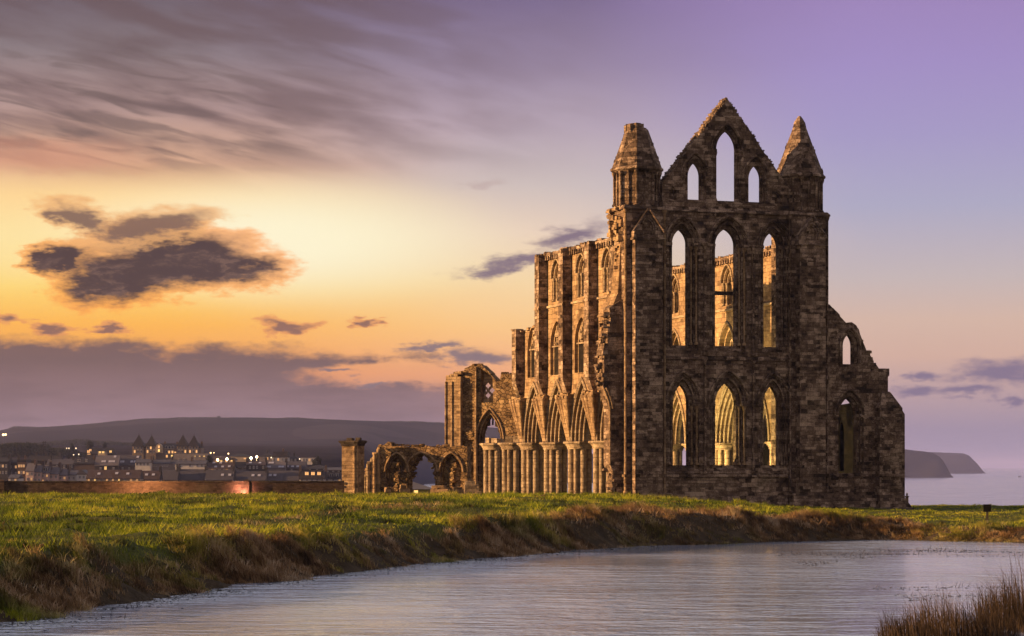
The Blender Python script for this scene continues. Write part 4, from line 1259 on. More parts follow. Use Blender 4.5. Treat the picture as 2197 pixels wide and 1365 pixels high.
# ------------------------------------------------------------------ long brick wall on the left
bw_ = tag(empty('boundary_wall', ((300 - CXP) / FPX * 184, 184, 0), 0), 'long low brown brick wall behind the turf on the left', 'wall')
bx0, bx1 = P(6, 0, 184).x - bw_.location.x, P(738, 0, 184).x - bw_.location.x
m = MB(); m.box(bx0, bx1, 0, .4, -1.6, 1.50); m.build('brickwork', BRICK, bw_)
m = MB()
xx = bx0
while xx < bx1 - .2:
    l_ = rng.uniform(.7, 1.0); m.box(xx, min(bx1, xx + l_ - .012), -.05, .45, 1.502, 1.57 + rng.uniform(0, .015)); xx += l_
m.build('coping', STONE_DARK, bw_)
for px in (4, 529):
    x_ = P(px, 0, 184).x - bw_.location.x
    m = MB(); m.box(x_ - .22, x_ + .22, -.22, -.003, -1.6, 1.56); m.taper((x_ - .26, x_ + .26, -.26, .45, 1.575), (x_ - .1, x_ + .1, -.1, .3, 1.68)); m.build('pier', BRICK, bw_)
LENS = glowmat('lit lamp glass', (1.0, .55, .22), 12)
METAL = plain('dark painted metal', (.03, .03, .032), rough=.5, spec=.5, var=.2)
def flood(px, Y, pw, colr, lab):
    x_ = (px - CXP) / FPX * Y; g0 = gz(x_, Y)
    t = tag(empty('floodlight', (x_, Y, g0), 0), lab, 'floodlight', 'ground floodlights by the brick wall')
    m = MB(); m.box(-.16, .16, -.08, .12, .10, .34, Matrix.Rotation(R(25), 3, 'X')); m.build('housing', METAL, t)
    m = MB(); m.box(-.13, .13, .135, .15, .12, .32, Matrix.Rotation(R(25), 3, 'X')); m.build('lens', LENS, t)
    m = MB(); m.box(-.02, .02, -.02, .02, -.2, .12); m.box(-.12, .12, -.1, .1, -.1, .02); m.build('bracket', METAL, t)
    L = bpy.data.lights.new('floodlight_beam', 'SPOT'); L.energy = pw; L.color = colr; L.spot_size = R(150); L.spot_blend = 1.0; L.shadow_soft_size = .12
    lo = bpy.data.objects.new('floodlight_beam', L); col.objects.link(lo); lo.parent = t; lo.location = (0, .22, .32); lo.rotation_euler = (R(100), 0, 0)
flood(300, 181.0, 900, (1, .46, .18), 'small floodlight throwing an orange pool on the middle of the brick wall')
flood(516, 183.0, 260, (1, .40, .24), 'small floodlight at the foot of the brick wall buttress')
c_, s_c = math.cos(ATH), math.sin(ATH)
for (u, v, pw, lab) in ((2.6, 4.2, 4000, 'floodlight on the grass inside the church nearest the gable wall'), (2.6, 9.9, 4000, 'middle floodlight on the grass inside the church'), (2.6, 15.2, 4000, 'floodlight on the grass inside the church farthest from the gable wall')):
    t = tag(empty('floodlight', (AX + u * c_ - v * s_c, AY + u * s_c + v * c_, .55), ATH - R(90)), lab, 'floodlight', 'ground floodlights inside the church')
    m = MB(); m.box(-.16, .16, -.08, .12, .10, .34, Matrix.Rotation(R(25), 3, 'X')); m.build('housing', METAL, t)
    m = MB(); m.box(-.13, .13, .135, .15, .12, .32, Matrix.Rotation(R(25), 3, 'X')); m.build('lens', LENS, t)
    m = MB(); m.box(-.02, .02, -.02, .02, -.2, .12); m.box(-.12, .12, -.1, .1, -.6, .02); m.build('bracket', METAL, t)
    L = bpy.data.lights.new('floodlight_beam', 'SPOT'); L.energy = pw; L.color = (1, .70, .26); L.spot_size = R(95); L.spot_blend = .8; L.shadow_soft_size = .12
    lo = bpy.data.objects.new('floodlight_beam', L); col.objects.link(lo); lo.parent = t; lo.location = (0, .25, .34); lo.rotation_euler = (R(106), 0, 0)
# stone trough with a pale shrub
tx, ty = (348 - CXP) / FPX * 176, 176
tg = gz(tx, ty)
LEAFP = grass_mat('pale shrub leaves', [(.10, .11, .03), (.18, .18, .05), (.25, .24, .08), (.32, .30, .12)], DRYS, .3)
TROUGH = plain('pale stone trough', (.42, .38, .26), var=.2)
t = tag(empty('plant_trough', (tx, ty, tg), 0), 'pale stone trough with a low shrub standing on the turf before the brick wall', 'planter')
m = MB(); m.taper((-.26, .26, -.18, .18, -.1), (-.40, .40, -.22, .22, .28)); m.build('trough', TROUGH, t)
def leafball(name, c, r, n, size, mat, parent=None, squash=(1, 1, 1), inner=.35):
    d_ = rs.randn(n, 3); d_ /= np.linalg.norm(d_, axis=1)[:, None]
    lump = 1 + .35 * np.sin(d_[:, 0] * 5 + c[0]) * np.cos(d_[:, 1] * 4 + c[1]) + .25 * np.sin(d_[:, 2] * 7 + c[2] + d_[:, 0] * 3)
    p_ = d_ * (r * lump * (inner + (1 - inner) * rs.rand(n) ** .5))[:, None] * np.array(squash) + np.array(c)
    a = rs.randn(n, 3); b = rs.randn(n, 3)
    s_ = size * (.6 + .8 * rs.rand(n))[:, None]
    a = a / np.linalg.norm(a, axis=1)[:, None] * s_; b = b / np.linalg.norm(b, axis=1)[:, None] * s_ * .7
    v = np.stack([p_ - a, p_ + b, p_ + a], 1).reshape(-1, 3)
    o = raw_mesh(name, v, np.arange(3 * n).reshape(n, 3), mat, attrs={'rnd': np.repeat(rs.rand(n), 3), 'dry': np.zeros(3 * n)})
    o.parent = parent
    return o
leafball('shrub', (0, 0, .36), .26, 500, .06, LEAFP, t, (1, .8, .8))
# leaning dead twig and thin stakes in the turf
TWIG = plain('bare wood', (.035, .028, .02), var=.3)
def stick(name, pts, r, lab, cat):
    base = Vector(pts[0]); m = MB(); m.tube([Vector(p) - base for p in pts], r, 5); o = m.build(name, TWIG, None); o.location = base; tag(o, lab, cat); return o
q = P(280, 1068, 150); g0 = gz(q.x, 150)
o_ = stick('dead_branch', [(q.x, 150, g0 - .1), (q.x + .2, 150, g0 + .22), (q.x + .42, 150, g0 + .46), (q.x + .34, 150, g0 + .1)], .02, 'thin bent dead branch leaning on the crest of the turf', 'branch')
q = P(152, 1075, 140); g0 = gz(q.x, 140)
stick('wooden_stake', [(q.x, 140, g0 - .2), (q.x, 140, g0 + .34)], .03, 'thin dark stake standing in the turf before the brick wall', 'stake')

# ------------------------------------------------------------------ right side: little sign, stone post
sp_ = P(2118, 1117, 125); sg = gz(sp_.x, 125)
s_ = tag(empty('information_sign', (sp_.x, 125, sg + .14), R(-6)), 'small dark square notice board on a post in the right hand turf', 'sign')
WOOD = plain('dark timber', (.05, .04, .026), var=.3); BOARD = plain('dark board', (.005, .005, .005), rough=.8, spec=.1, var=.2)
m = MB(); m.box(-.055, .055, -.03, .03, -.5, .52); m.build('post', WOOD, s_)
m = MB(); m.box(-.205, .205, -.055, -.032, .44, .83); m.box(-.19, .19, -.032, -.02, .47, .50); m.box(-.19, .19, -.032, -.02, .76, .79); o_ = m.build('board', BOARD, s_); bevelled(o_, .004)
q = P(1946, 1090, 163); g0 = gz(q.x, 163)
t = tag(empty('stone_post', (q.x, 163, g0), 0), 'slim weathered stone post with a worn finial right of the church corner', 'post')
m = MB(); m.taper((-.10, .10, -.1, .1, -.3), (-.085, .085, -.085, .085, .68 + .12)); m.build('shaft', STONE_WARM, t)
m = MB(); m.box(-.13, .13, -.13, .13, .802, .87); m.lathe(0, 0, [(.06, .87), (.05, .93), (.075, .98), (.05, 1.03), (.02, 1.08)], 8); m.build('finial', STONE_WARM, t)

# ------------------------------------------------------------------ hills, far shore
ridge_k = [(-200, 935), (0, 926), (30, 917), (80, 918), (130, 915), (180, 912), (240, 905), (300, 900), (400, 897), (540, 896), (620, 898), (700, 900), (800, 903), (900, 906), (960, 909), (1100, 920), (1250, 960), (1330, 1010), (1400, 1045)]
rk = np.array([(a - CXP) / FPX for a, b in ridge_k]); rz = np.array([EYE + (HYP - b) / FPX * 4300 for a, b in ridge_k])
def hills_z(X, Y):
    kx = X / np.maximum(Y, 1)
    town = np.interp(Y, [500, 650, 900, 1050, 1250, 1500, 2500, 3400], [-30, -16, -4.5, -.5, 5, 9.5, 24, 36])
    land = sstep(kx, -.030, -.066)
    town = -30 + (town + 30) * land
    rg = np.interp(kx, rk, rz)
    t = sstep(Y, 3300, 4350)
    base = np.where(Y < 3300, town, town * (1 - t) + np.maximum(rg, -30) * t)
    base = np.where(Y > 4350, rg - (Y - 4350) * .012, base)
    base = base + np.where((Y > 1500) & (base > 2), 3.0 * fbm(X * .004, Y * .004, 4) * sstep(Y, 1500, 2200) * sstep(Y, 3900, 3300), 0) + np.where(Y > 4000, .8 * fbm(X * .03, Y * .004, 3), 0) - np.where(Y > 4350, (Y - 4350) * .03, 0)
    return base
def hill_mat():
    m, N, b, o = newmat('far hillside')
    t = N.n('ShaderNodeTexCoord').outputs['Object']
    vo = N.n('ShaderNodeTexVoronoi', ins={'Vector': N.v('ADD', t, N.v('MULTIPLY', N.noise(t, .004, 2, color=True), (120, 120, 0))), 'Scale': .006})
    fld = N.sep(vo.outputs['Color'])[0]
    n1 = N.noise(t, .02, 4, .65); n2 = N.noise(t, .0022, 3)
    c = N.ramp(N.m('ADD', N.m('MULTIPLY', fld, .5), N.m('MULTIPLY', n1, .5)), [(.2, (.016, .014, .017)), (.5, (.026, .022, .027)), (.8, (.042, .036, .042))])
    c = N.mix(N.rng(n2, .45, .6), c, (.018, .016, .020))
    N.put(b.inputs['Base Color'], c); b.inputs['Roughness'].default_value = 1; b.inputs['Specular IOR Level'].default_value = 0
    return m
HILL = hill_mat()
o_ = grid_mesh('hills', np.arange(-2400, 801, 22), np.concatenate([np.arange(500, 1500, 30), np.arange(1500, 4000, 60), np.arange(4000, 5400, 45)]), hills_z, HILL)
tag(o_, 'long dark hill with fields rising behind the town', 'hill', kind='structure')
CLIFF = plain('dark sea cliff', (.022, .020, .022), var=.5, scale=.02, bump=0, spec=0)
def headland(px, Y, lab, seed):
    xs_ = [(a - CXP) / FPX * Y for a, b in px]; zs_ = [EYE + (HYP - b) / FPX * Y for a, b in px]
    X0 = np.arange(xs_[0], xs_[-1] + 1, 9.0)
    top = np.interp(X0, xs_, zs_) - SEA_Z
    prof = [(-.06, -.05), (0, .0), (.06, .18), (.13, .45), (.20, .72), (.30, .94), (.60, 1.0), (4.0, 1.03), (9.0, .9), (14, .4), (16, -.1)]
    v = []; 
    Hm = top.max()
    for j, (dy, hz) in enumerate(prof):
        jig = fbm(X0 * .012 + seed, X0 * 0 + j * 1.7, 3) * .16 * (1 if 0 < j < 6 else .1)
        v.append(np.stack([X0, Y + Hm * (dy + jig) , SEA_Z + np.maximum(top, 0) * hz + (1.5 * fbm(X0 * .03 + seed, X0 * 0 + 3, 3) if j > 5 else 0)], 1))
    v = np.concatenate(v); nx = len(X0)
    i = np.arange((len(prof) - 1) * (nx - 1)); r_ = i // (nx - 1); c_ = i % (nx - 1); a = r_ * nx + c_
    o = raw_mesh('headland', v, np.stack([a, a + 1, a + nx + 1, a + nx], 1), CLIFF, smooth=True)
    tag(o, lab, 'headland', 'sea cliffs beyond the church', kind='structure')
headland([(1700, 940), (1850, 955), (1930, 962), (1990, 968), (2014, 973), (2024, 980), (2030, 990), (2038, 1005), (2044, 1018), (2049, 1027)], 5300, 'nearer dark sea cliff sloping steeply into the bay', 1)
headland([(1800, 962), (1930, 966), (2000, 970), (2072, 973), (2083, 976), (2089, 983), (2095, 989), (2103, 998), (2110, 1008), (2118, 1017)], 8400, 'farther flat topped sea cliff running out beyond the nearer one', 7)
# ------------------------------------------------------------------ the town across the harbour
rng = random.Random(77)
def wallmat(n, c): return plain(n, c, var=.22, scale=.5, bump=0)
WM = {'pink': wallmat('pink render', (.50, .35, .31)), 'cream': wallmat('cream render', (.34, .27, .19)), 'grey': wallmat('grey render', (.17, .15, .15)), 'brown': wallmat('brown brick wall', (.07, .046, .034)),
      'white': wallmat('white render', (.48, .45, .43)), 'dark': wallmat('dark stone wall', (.030, .026, .024)), 'buff': wallmat('buff stone wall', (.17, .125, .085))}
RM = {'slate': wallmat('slate roof', (.046, .043, .054)), 'pale': wallmat('pale slate roof', (.095, .086, .096)), 'red': wallmat('brown tile roof', (.042, .025, .021)), 'black': wallmat('dark roof', (.010, .0075, .0075))}
LITW = glowmat('lit window', (1.0, .46, .13), .5)
LITY = glowmat('bright lit window', (1.0, .58, .16), .75)
DIMW = plain('window glass', (.03, .03, .04), rough=.2, spec=.6, var=.1, bump=0)
FRAME = wallmat('white window frame', (.36, .34, .33))
SKYL = plain('pale skylight', (.36, .36, .42), rough=.25, spec=.6, var=.1, bump=0)
def house(lab, x0, x1, yr, ye, Y, wall, roof, style='gable', wins=(), chim=(), dorm=(), sky=(), yb=None, dep=9.0, ws=(4.2, 6.5), name='house', cat='house'):
    """x0..x1, ridge row and eave row as the photo shows them from distance Y"""
    s = Y / FPX
    xa, xb = (x0 - CXP) * s, (x1 - CXP) * s
    xc = (xa + xb) / 2; hw = (xb - xa) / 2
    ze, zr = EYE + (HYP - ye) * s, EYE + (HYP - yr) * s
    g0 = float(hills_z(np.array([xc]), np.array([Y + dep / 2]))[0])
    zb = min(g0, ze - 3.0)
    t = tag(empty(name, (xc, Y, zb), 0), lab, cat, 'buildings of the town across the harbour')
    ze -= zb; zr -= zb
    m = MB(); m.box(-hw, hw, 0, dep, -3, ze); m.build('wall', WM[wall], t)
    m = MB(); ov = .35
    if style == 'gable':
        P_ = [(-ov, ze - .1), (dep / 2, zr), (dep + ov, ze - .1), (dep + ov, ze - .35), (-ov, ze - .35)]
        m.wall(lambda a, b, d: (d, a, b), P_, [], 2 * hw + .2, d0=-hw - .1)
    elif style == 'front':
        P_ = [(-hw - ov, ze - .1), (hw + ov, ze - .1), (hw + ov, ze + .1), (0, zr), (-hw - ov, ze + .1)]
        m.wall('f', P_, [], dep + .4, d0=-.2)
    elif style == 'hip':
        r_ = max(.1, hw - dep * .45)
        m.add([(-hw - ov, -ov, ze), (hw + ov, -ov, ze), (hw + ov, dep + ov, ze), (-hw - ov, dep + ov, ze), (-r_, dep / 2, zr), (r_, dep / 2, zr)], [(0, 1, 5, 4), (1, 2, 5), (2, 3, 4, 5), (3, 0, 4), (3, 2, 1, 0)])
    elif style == 'mansard':
        i_ = hw * .22
        m.taper((-hw - .2, hw + .2, -.2, dep + .2, ze), (-hw + i_, hw - i_, i_, dep - i_, zr))
    else:
        m.box(-hw - .1, hw + .1, -.1, dep + .1, ze, max(zr, ze + .25))
    rf = m.build('roof', RM[roof], t)
    for fx in chim:
        x_ = -hw + 2 * hw * fx
        m = MB(); m.box(x_ - .45, x_ + .45, dep * .4, dep * .62, min(ze, zr - 1.5), zr + 1.3)
        for q in (-.2, .2): m.lathe(x_ + q, dep * .5, [(.13, zr + 1.3), (.11, zr + 1.75)], 6)
        m.build('chimney', WM['dark' if wall in ('dark', 'grey') else 'brown'], rf)
    for w in wins:
        fx, y, lit = w[:3]
        ww, wh = (w[3] if len(w) > 3 else ws)
        x_ = -hw + 2 * hw * fx; z_ = EYE + (HYP - y) * s - zb
        W2, H2 = ww * s / 2, wh * s / 2
        m = MB(); m.box(x_ - W2, x_ + W2, -.10, -.02, z_ - H2, z_ + H2); f_ = m.build('window', FRAME if lit < 2 else WM['cream'], t)
        m = MB()
        for q in (-1, 1):
            m.box(x_ + (q - 1) * W2 / 2 + .12, x_ + (q + 1) * W2 / 2 - .12, -.13, -.102, z_ - H2 + .14, z_ + H2 - .14)
        m.build('pane', (DIMW, LITW, LITY)[lit], f_)
    for fx, y, lit in dorm:
        x_ = -hw + 2 * hw * fx; z_ = EYE + (HYP - y) * s - zb
        dy = dep / 2 * max(0, min(.8, (z_ - ze) / max(.1, zr - ze)))
        m = MB(); m.box(x_ - .75, x_ + .75, dy - .9, dy + 2.2, z_ - 1.0, z_ + .7); d_ = m.build('dormer', FRAME, rf)
        m = MB()
        for q in (-.36, .36): m.box(x_ + q - .28, x_ + q + .28, dy - .95, dy - .902, z_ - .8, z_ + .5)
        m.build('pane', (DIMW, LITW, LITY)[lit], d_)
        m = MB(); m.box(x_ - .9, x_ + .9, dy - 1.05, dy + 2.3, z_ + .702, z_ + .9); m.build('dormer_roof', RM['slate'], d_)
    for fx, fy in sky:
        x_ = -hw + 2 * hw * fx; z_ = ze + (zr - ze) * fy; y_ = -ov + (dep / 2 + ov) * fy
        sl = math.atan2(zr - ze, dep / 2)
        m = MB(); m.box(x_ - .55, x_ + .55, y_ - .6, y_ + .6, z_ + .03, z_ + .18, Matrix.Rotation(sl, 3, 'X')); m.build('skylight', SKYL, rf)
    return t
def row(a, b, n, y, lits): return [(a + (b - a) * i / max(1, n - 1), y, lits[i % len(lits)]) for i in range(n)]
A = 900
house('tall narrow house with lit upstairs windows at the left end of the pink terrace', 37, 55, 986, 992, 915, 'brown', 'black', 'flat', row(.22, .78, 3, 1000, [1]) + row(.22, .78, 3, 1014, [1, 0, 1]), chim=(.7,))
pt = [(55, 72, 994, 1010, 'first pink terraced house next to the tall narrow lit house', [1, 0]), (72, 88, 996, 1012, 'second pink terraced house in the stepped row', [0, 0]),
      (88, 105, 998, 1014, 'third pink terraced house with a pale dormer in the stepped row', [0, 1]), (105, 125, 1000, 1016, 'wide pink house near the lower end of the stepped terrace', [0, 0]), (125, 143, 1005, 1019, 'last pink house at the lower end of the stepped terrace', [0, 1])]
for i, (a, b, yr, ye, lab, l_) in enumerate(pt):
    house(lab, a, b, yr, ye, A + i * 2, 'pink', 'pale', 'gable', row(.25, .75, 2, ye + 7, l_) + row(.25, .75, 2, ye + 18, l_[::-1]), chim=(.95,), dorm=((.5, yr + 9, 0),) if i == 2 else ())
house('small white house with a low roof right of the pink terrace', 143, 163, 1009, 1018, A + 12, 'white', 'pale', 'gable', row(.25, .75, 2, 1026, [0, 0]), chim=(.1,))
house('white gabled cottage before the long low lit building', 165, 186, 1008, 1018, A + 5, 'white', 'slate', 'front', row(.3, .7, 2, 1024, [0]))
house('long low building with glowing windows under a wide brown roof by the brick wall', 185, 300, 1008, 1026, A - 20, 'cream', 'red', 'gable', row(.05, .95, 9, 1030, [1, 2, 0, 1]), sky=((.22, .5), (.55, .55), (.76, .5)), name='long_building', cat='building')
house('plain brown roofed range joining the long low lit building', 300, 342, 1010, 1028, A - 10, 'grey', 'red', 'gable', (), sky=((.3, .5), (.65, .5)), chim=(.98,))
house('grey slate house with a chimney stack below the hotel', 342, 380, 1008, 1029, A, 'grey', 'slate', 'gable', (), chim=(.95,))
house('broad mauve slate roof below the flat grey block', 380, 440, 1007, 1029, A + 4, 'grey', 'slate', 'gable', row(.2, .8, 3, 1034, [0]), chim=(.02, .98))
house('slate roof with two skylights below the bright street lamps', 440, 500, 1008, 1029, A, 'grey', 'slate', 'gable', (), sky=((.6, .45), (.86, .45)), chim=(.99,))
house('plain grey roof between two chimney stacks', 500, 532, 1010, 1030, A + 6, 'grey', 'slate', 'gable', (), chim=(.02,))
house('slate roof with a pale verge and two skylights left of the open arch wall', 532, 570, 1011, 1030, A, 'grey', 'slate', 'gable', row(.15, .85, 3, 1033, [0, 0, 1]), sky=((.25, .5), (.6, .5)), chim=(.99,))
house('long mauve slate roof over lit ground floor windows', 570, 642, 1010, 1030, A + 3, 'grey', 'slate', 'gable', row(.1, .9, 5, 1033, [1, 0, 2, 0]), sky=((.12, .5), (.26, .5)))
house('dark slate roof with three lit white dormers', 642, 697, 1008, 1027, A, 'white', 'black', 'gable', row(.1, .9, 5, 1031, [0]), dorm=((.28, 1016, 1), (.52, 1016, 1), (.76, 1016, 1)), chim=(.0, 1.0))
house('dark roofed house with pale eaves beside the lone pillar', 697, 742, 1013, 1027, A + 5, 'white', 'black', 'gable', row(.1, .7, 3, 1031, [0, 0, 1]), dorm=((.3, 1020, 0), (.55, 1020, 0)))
B = 1050
house('tall dark terrace house at the left edge with thin pale windows', -6, 18, 982, 990, B - 80, 'dark', 'black', 'gable', row(.2, .8, 3, 1000, [0, 1, 0]) + row(.2, .8, 3, 1014, [1, 0, 0]), chim=(.9,))
house('second tall dark terrace house from the left edge', 18, 38, 984, 992, B - 75, 'dark', 'black', 'gable', row(.2, .8, 2, 1002, [0, 1]) + row(.2, .8, 2, 1016, [0, 0]), chim=(.9,))
house('low white fronted house tucked below the left edge terraces', 18, 40, 1018, 1025, A - 15, 'white', 'slate', 'gable', row(.3, .7, 2, 1030, [0, 1]))
house('wide dark terrace with a single yellow window', 60, 130, 977, 988, B + 60, 'dark', 'black', 'gable', [(.64, 983 + 8, 2)], chim=(.2, .5, .9))
house('dark slate terrace above the pink row', 100, 160, 985, 996, B, 'dark', 'slate', 'gable', row(.1, .9, 4, 1001, [0]), chim=(.1, .9))
house('dark brick house with two pale windows mid slope', 158, 203, 984, 994, B, 'brown', 'black', 'gable', [(.25, 988, 0, (7, 6)), (.62, 988, 0, (5, 6))], chim=(.9,))
house('big slate roof with a row of small white skylights', 203, 254, 977, 998, B, 'dark', 'pale', 'gable', [(.46, 1005, 2, (5, 9)), (.8, 1006, 0), (.25, 1006, 0)], sky=((.32, .35), (.40, .35), (.62, .35), (.70, .35), (.78, .35), (.8, .85)))
house('slate roof with scattered white skylights beside the big slate roof', 254, 300, 977, 997, B + 3, 'brown', 'slate', 'gable', row(.2, .8, 3, 1006, [0]), sky=((.1, .3), (.2, .3), (.6, .3), (.75, .3), (.85, .8)))
house('white house with a band of four dormer windows', 290, 323, 985, 992, B - 30, 'white', 'slate', 'gable', row(.12, .82, 4, 996, [0]) , chim=(.98,))
house('grey house with paired white windows below the hotel front', 323, 378, 986, 994, B - 25, 'grey', 'slate', 'gable', [(.12, 998, 0), (.22, 998, 0), (.45, 998, 0), (.55, 998, 0), (.65, 998, 0), (.95, 998, 0)], chim=(.05, .8))
house('flat topped pale grey block with three small lights', 374, 446, 972, 973.5, 1200, 'grey', 'pale', 'flat', [(.62, 979, 2, (3, 3)), (.76, 979, 2, (3, 3)), (.89, 979, 2, (4, 3)), (.15, 987, 0), (.3, 987, 0)], name='flat_block', cat='building')
house('pale house with dark square windows under the flat grey block', 376, 442, 988, 995, B - 40, 'white', 'slate', 'gable', [(.1, 999, 0, (10, 6)), (.48, 999, 0), (.72, 999, 0), (.86, 999, 0)], chim=(.5,))
house('brown tiled roof over a lit white fascia', 442, 500, 992, 1005, B - 40, 'white', 'red', 'gable', row(.05, .95, 6, 1008, [0, 1, 0]), sky=((.35, .25), (.6, .25), (.85, .3), (.25, .9), (.5, .9)), chim=(.99,))
house('dark roof with tall end chimneys right of the street lamps', 500, 530, 991, 1003, B - 30, 'grey', 'black', 'gable', row(.3, .7, 2, 1008, [0]), chim=(.0, 1.0))
house('flat balconied house with white rail and shaded windows', 528, 569, 990, 997, B - 35, 'dark', 'red', 'gable', [(.2, 1003, 0), (.4, 1003, 0), (.57, 1003, 0), (.9, 1003, 0)], sky=((.2, .5), (.7, .5)), chim=(.0, 1.0))
house('mauve slate terrace with a row of pale skylights', 569, 612, 990, 1004, B - 30, 'grey', 'pale', 'gable', (), sky=((.2, .75), (.33, .75), (.1, .15), (.22, .15), (.72, .15), (.86, .15)), chim=(1.0,))
house('slate terrace end house with skylights and a dark porch', 612, 656, 990, 1004, B - 25, 'dark', 'slate', 'gable', [(.3, 1008, 0, (6, 5))], sky=((.1, .2), (.35, .2), (.6, .2)))
house('dark roofed house stepping down to the harbour', 655, 705, 998, 1006, B - 45, 'dark', 'black', 'hip', row(.2, .8, 3, 1010, [0]))
house('low dark shed by the harbour left of the lone pillar', 695, 735, 1003, 1008, B - 60, 'dark', 'slate', 'gable', row(.2, .8, 3, 1012, [0]))
Cc = 1250
house('dark house with a bright yellow lit gable', 184, 242, 961, 973, Cc, 'dark', 'black', 'gable', [(.10, 969, 1, (6, 6)), (.17, 966, 1, (5, 5)), (.12, 974, 1, (7, 4)), (.92, 969, 2, (5, 5))], chim=(.03,))
house('bright yellow lit bay with a pointed gable in front of the dark house', 210, 226, 963, 968, Cc - 14, 'cream', 'black', 'front', [(.28, 970, 2, (5, 6)), (.72, 970, 2, (5, 6)), (.5, 966.5, 2, (4, 3))], dep=6)
house('orange lit low house under the left pair of street lamps', 458, 492, 979, 986, 1180, 'buff', 'red', 'gable', row(.2, .8, 3, 989, [1, 2, 1]))
house('small lit house with a pointed gable between the street lamps', 493, 504, 982, 987, 1150, 'cream', 'black', 'front', [(.5, 988, 2, (6, 5))])
house('long cream lit building with a dark hipped roof', 492, 534, 973, 979, 1230, 'cream', 'black', 'hip', [(.8, 984, 1, (6, 4))], name='long_building', cat='building')
house('dark hipped villa left of the mansard house', 556, 588, 972, 980, 1250, 'grey', 'black', 'hip', row(.3, .8, 3, 984, [0, 1, 0]), chim=(.5,))
house('mansard roofed villa with a tall white chimney', 583, 620, 969, 982, 1240, 'white', 'black', 'mansard', row(.15, .85, 4, 986, [0, 1, 0, 2]), chim=(.62,), dorm=((.2, 978, 0), (.45, 978, 0), (.8, 978, 0)))
house('dark villa with a chimney right of the mansard house', 619, 640, 977, 984, 1245, 'dark', 'black', 'hip', row(.3, .7, 2, 988, [0]), chim=(.5,))
house('pale flat block near the harbour with small lights', 646, 676, 981, 983, 1200, 'white', 'pale', 'flat', row(.2, .8, 4, 987, [0, 0, 1, 0]), name='flat_block', cat='building')
house('tiny white house on the shore left of the lone pillar', 700, 716, 994, 998, 1500, 'white', 'slate', 'gable', row(.3, .7, 2, 1001, [0]))
house('tiny pale house close beside the lone pillar', 718, 733, 998, 1002, 1480, 'cream', 'slate', 'gable', row(.3, .7, 2, 1005, [1, 0]))
house('pale shore building seen through the open arch', 893, 912, 1014, 1017, 3650, 'white', 'slate', 'gable', row(.2, .8, 3, 1020, [2, 0, 2], ), dep=16)
# the hotel with four pyramid towers
hs = 1250 / FPX
hx = (358 - CXP) * hs
hb = float(hills_z(np.array([hx]), np.array([1255.]))[0])
ho = tag(empty('grand_hotel', (hx, 1250, hb), 0), 'large hotel with four dark pyramid roofed towers above the town', 'hotel', 'buildings of the town across the harbour')
def HX(px): return (px - 358) * hs
def HZ(y): return EYE + (HYP - y) * hs - hb
m = MB(); m.box(HX(284), HX(432), 0, 12, -3, HZ(961)); m.build('wall', WM['buff'], ho)
m = MB(); m.wall(lambda a, b, d: (d, a, b), [(-.4, HZ(961)), (6, HZ(951)), (12.4, HZ(961))], [], HX(430) - HX(286), d0=HX(286)); rf = m.build('roof', RM['black'], ho)
for a, b, yt in ((284, 311, 931), (313, 337, 932), (379, 405, 931), (404, 428, 932)):
    m = MB(); m.box(HX(a) + .3, HX(b) - .3, -2.2, 4.5, -3, HZ(958)); tw = m.build('tower', WM['buff'], ho)
    cx_ = (HX(a) + HX(b)) / 2; w_ = (HX(b) - HX(a)) / 2
    m = MB()
    m.add([(cx_ - w_, -2.6, HZ(958)), (cx_ + w_, -2.6, HZ(958)), (cx_ + w_, 4.9, HZ(958)), (cx_ - w_, 4.9, HZ(958)), (cx_ - .1, 1.1, HZ(yt + 2)), (cx_ + .1, 1.1, HZ(yt + 2)), (cx_ + .1, 1.2, HZ(yt + 2)), (cx_ - .1, 1.2, HZ(yt + 2))],
          [(0, 1, 5, 4), (1, 2, 6, 5), (2, 3, 7, 6), (3, 0, 4, 7), (4, 5, 6, 7), (3, 2, 1, 0)])
    m.lathe(cx_, 1.15, [(.12, HZ(yt + 2.5)), (.05, HZ(yt - 2))], 6)
    m.build('tower_roof', RM['black'], tw)
    for q in range(3):
        for yy, lt in ((961, rng.choice((0, 0, 1))), (969, rng.choice((0, 1)))):
            x_ = cx_ + (q - 1) * 1.7
            m = MB(); m.box(x_ - .5, x_ + .5, -2.3, -2.22, HZ(yy) - .8, HZ(yy) + .8); f_ = m.build('window', FRAME, tw)
            m = MB(); m.box(x_ - .38, x_ + .38, -2.34, -2.302, HZ(yy) - .65, HZ(yy) + .65); m.build('pane', (DIMW, LITW)[lt], f_)
m = MB(); g_ = [(HX(336), HZ(972)), (HX(350), HZ(972)), (HX(350), HZ(960)), (HX(348), HZ(955)), (HX(343), HZ(952)), (HX(338), HZ(955)), (HX(336), HZ(960))]; m.wall('f', g_, [], 3.5, d0=-3.3); m.build('dutch_gable', WM['cream'], ho)
for px, y, lt in ((343, 959, 1), (343, 967, 2), (333, 970, 1), (327, 970, 1), (357, 970, 0), (363, 970, 1), (370, 970, 1), (376, 972, 1), (358, 979, 1), (369, 979, 2), (364, 960, 0), (357, 960, 0), (371, 960, 0)):
    d0 = -3.4 if px == 343 else -.1
    x_ = HX(px)
    m = MB(); m.box(x_ - .6, x_ + .6, d0, d0 + .08, HZ(y) - .8, HZ(y) + .8); f_ = m.build('window', FRAME, ho)
    m = MB(); m.box(x_ - .45, x_ + .45, d0 - .04, d0 - .002, HZ(y) - .65, HZ(y) + .65); m.build('pane', (DIMW, LITW, LITY)[lt], f_)
for px in (286, 351, 377, 408, 430):
    m = MB(); m.box(HX(px) - .5, HX(px) + .5, 5, 6.4, HZ(958), HZ(947)); m.build('chimney', WM['white' if px == 408 else 'brown'], rf)
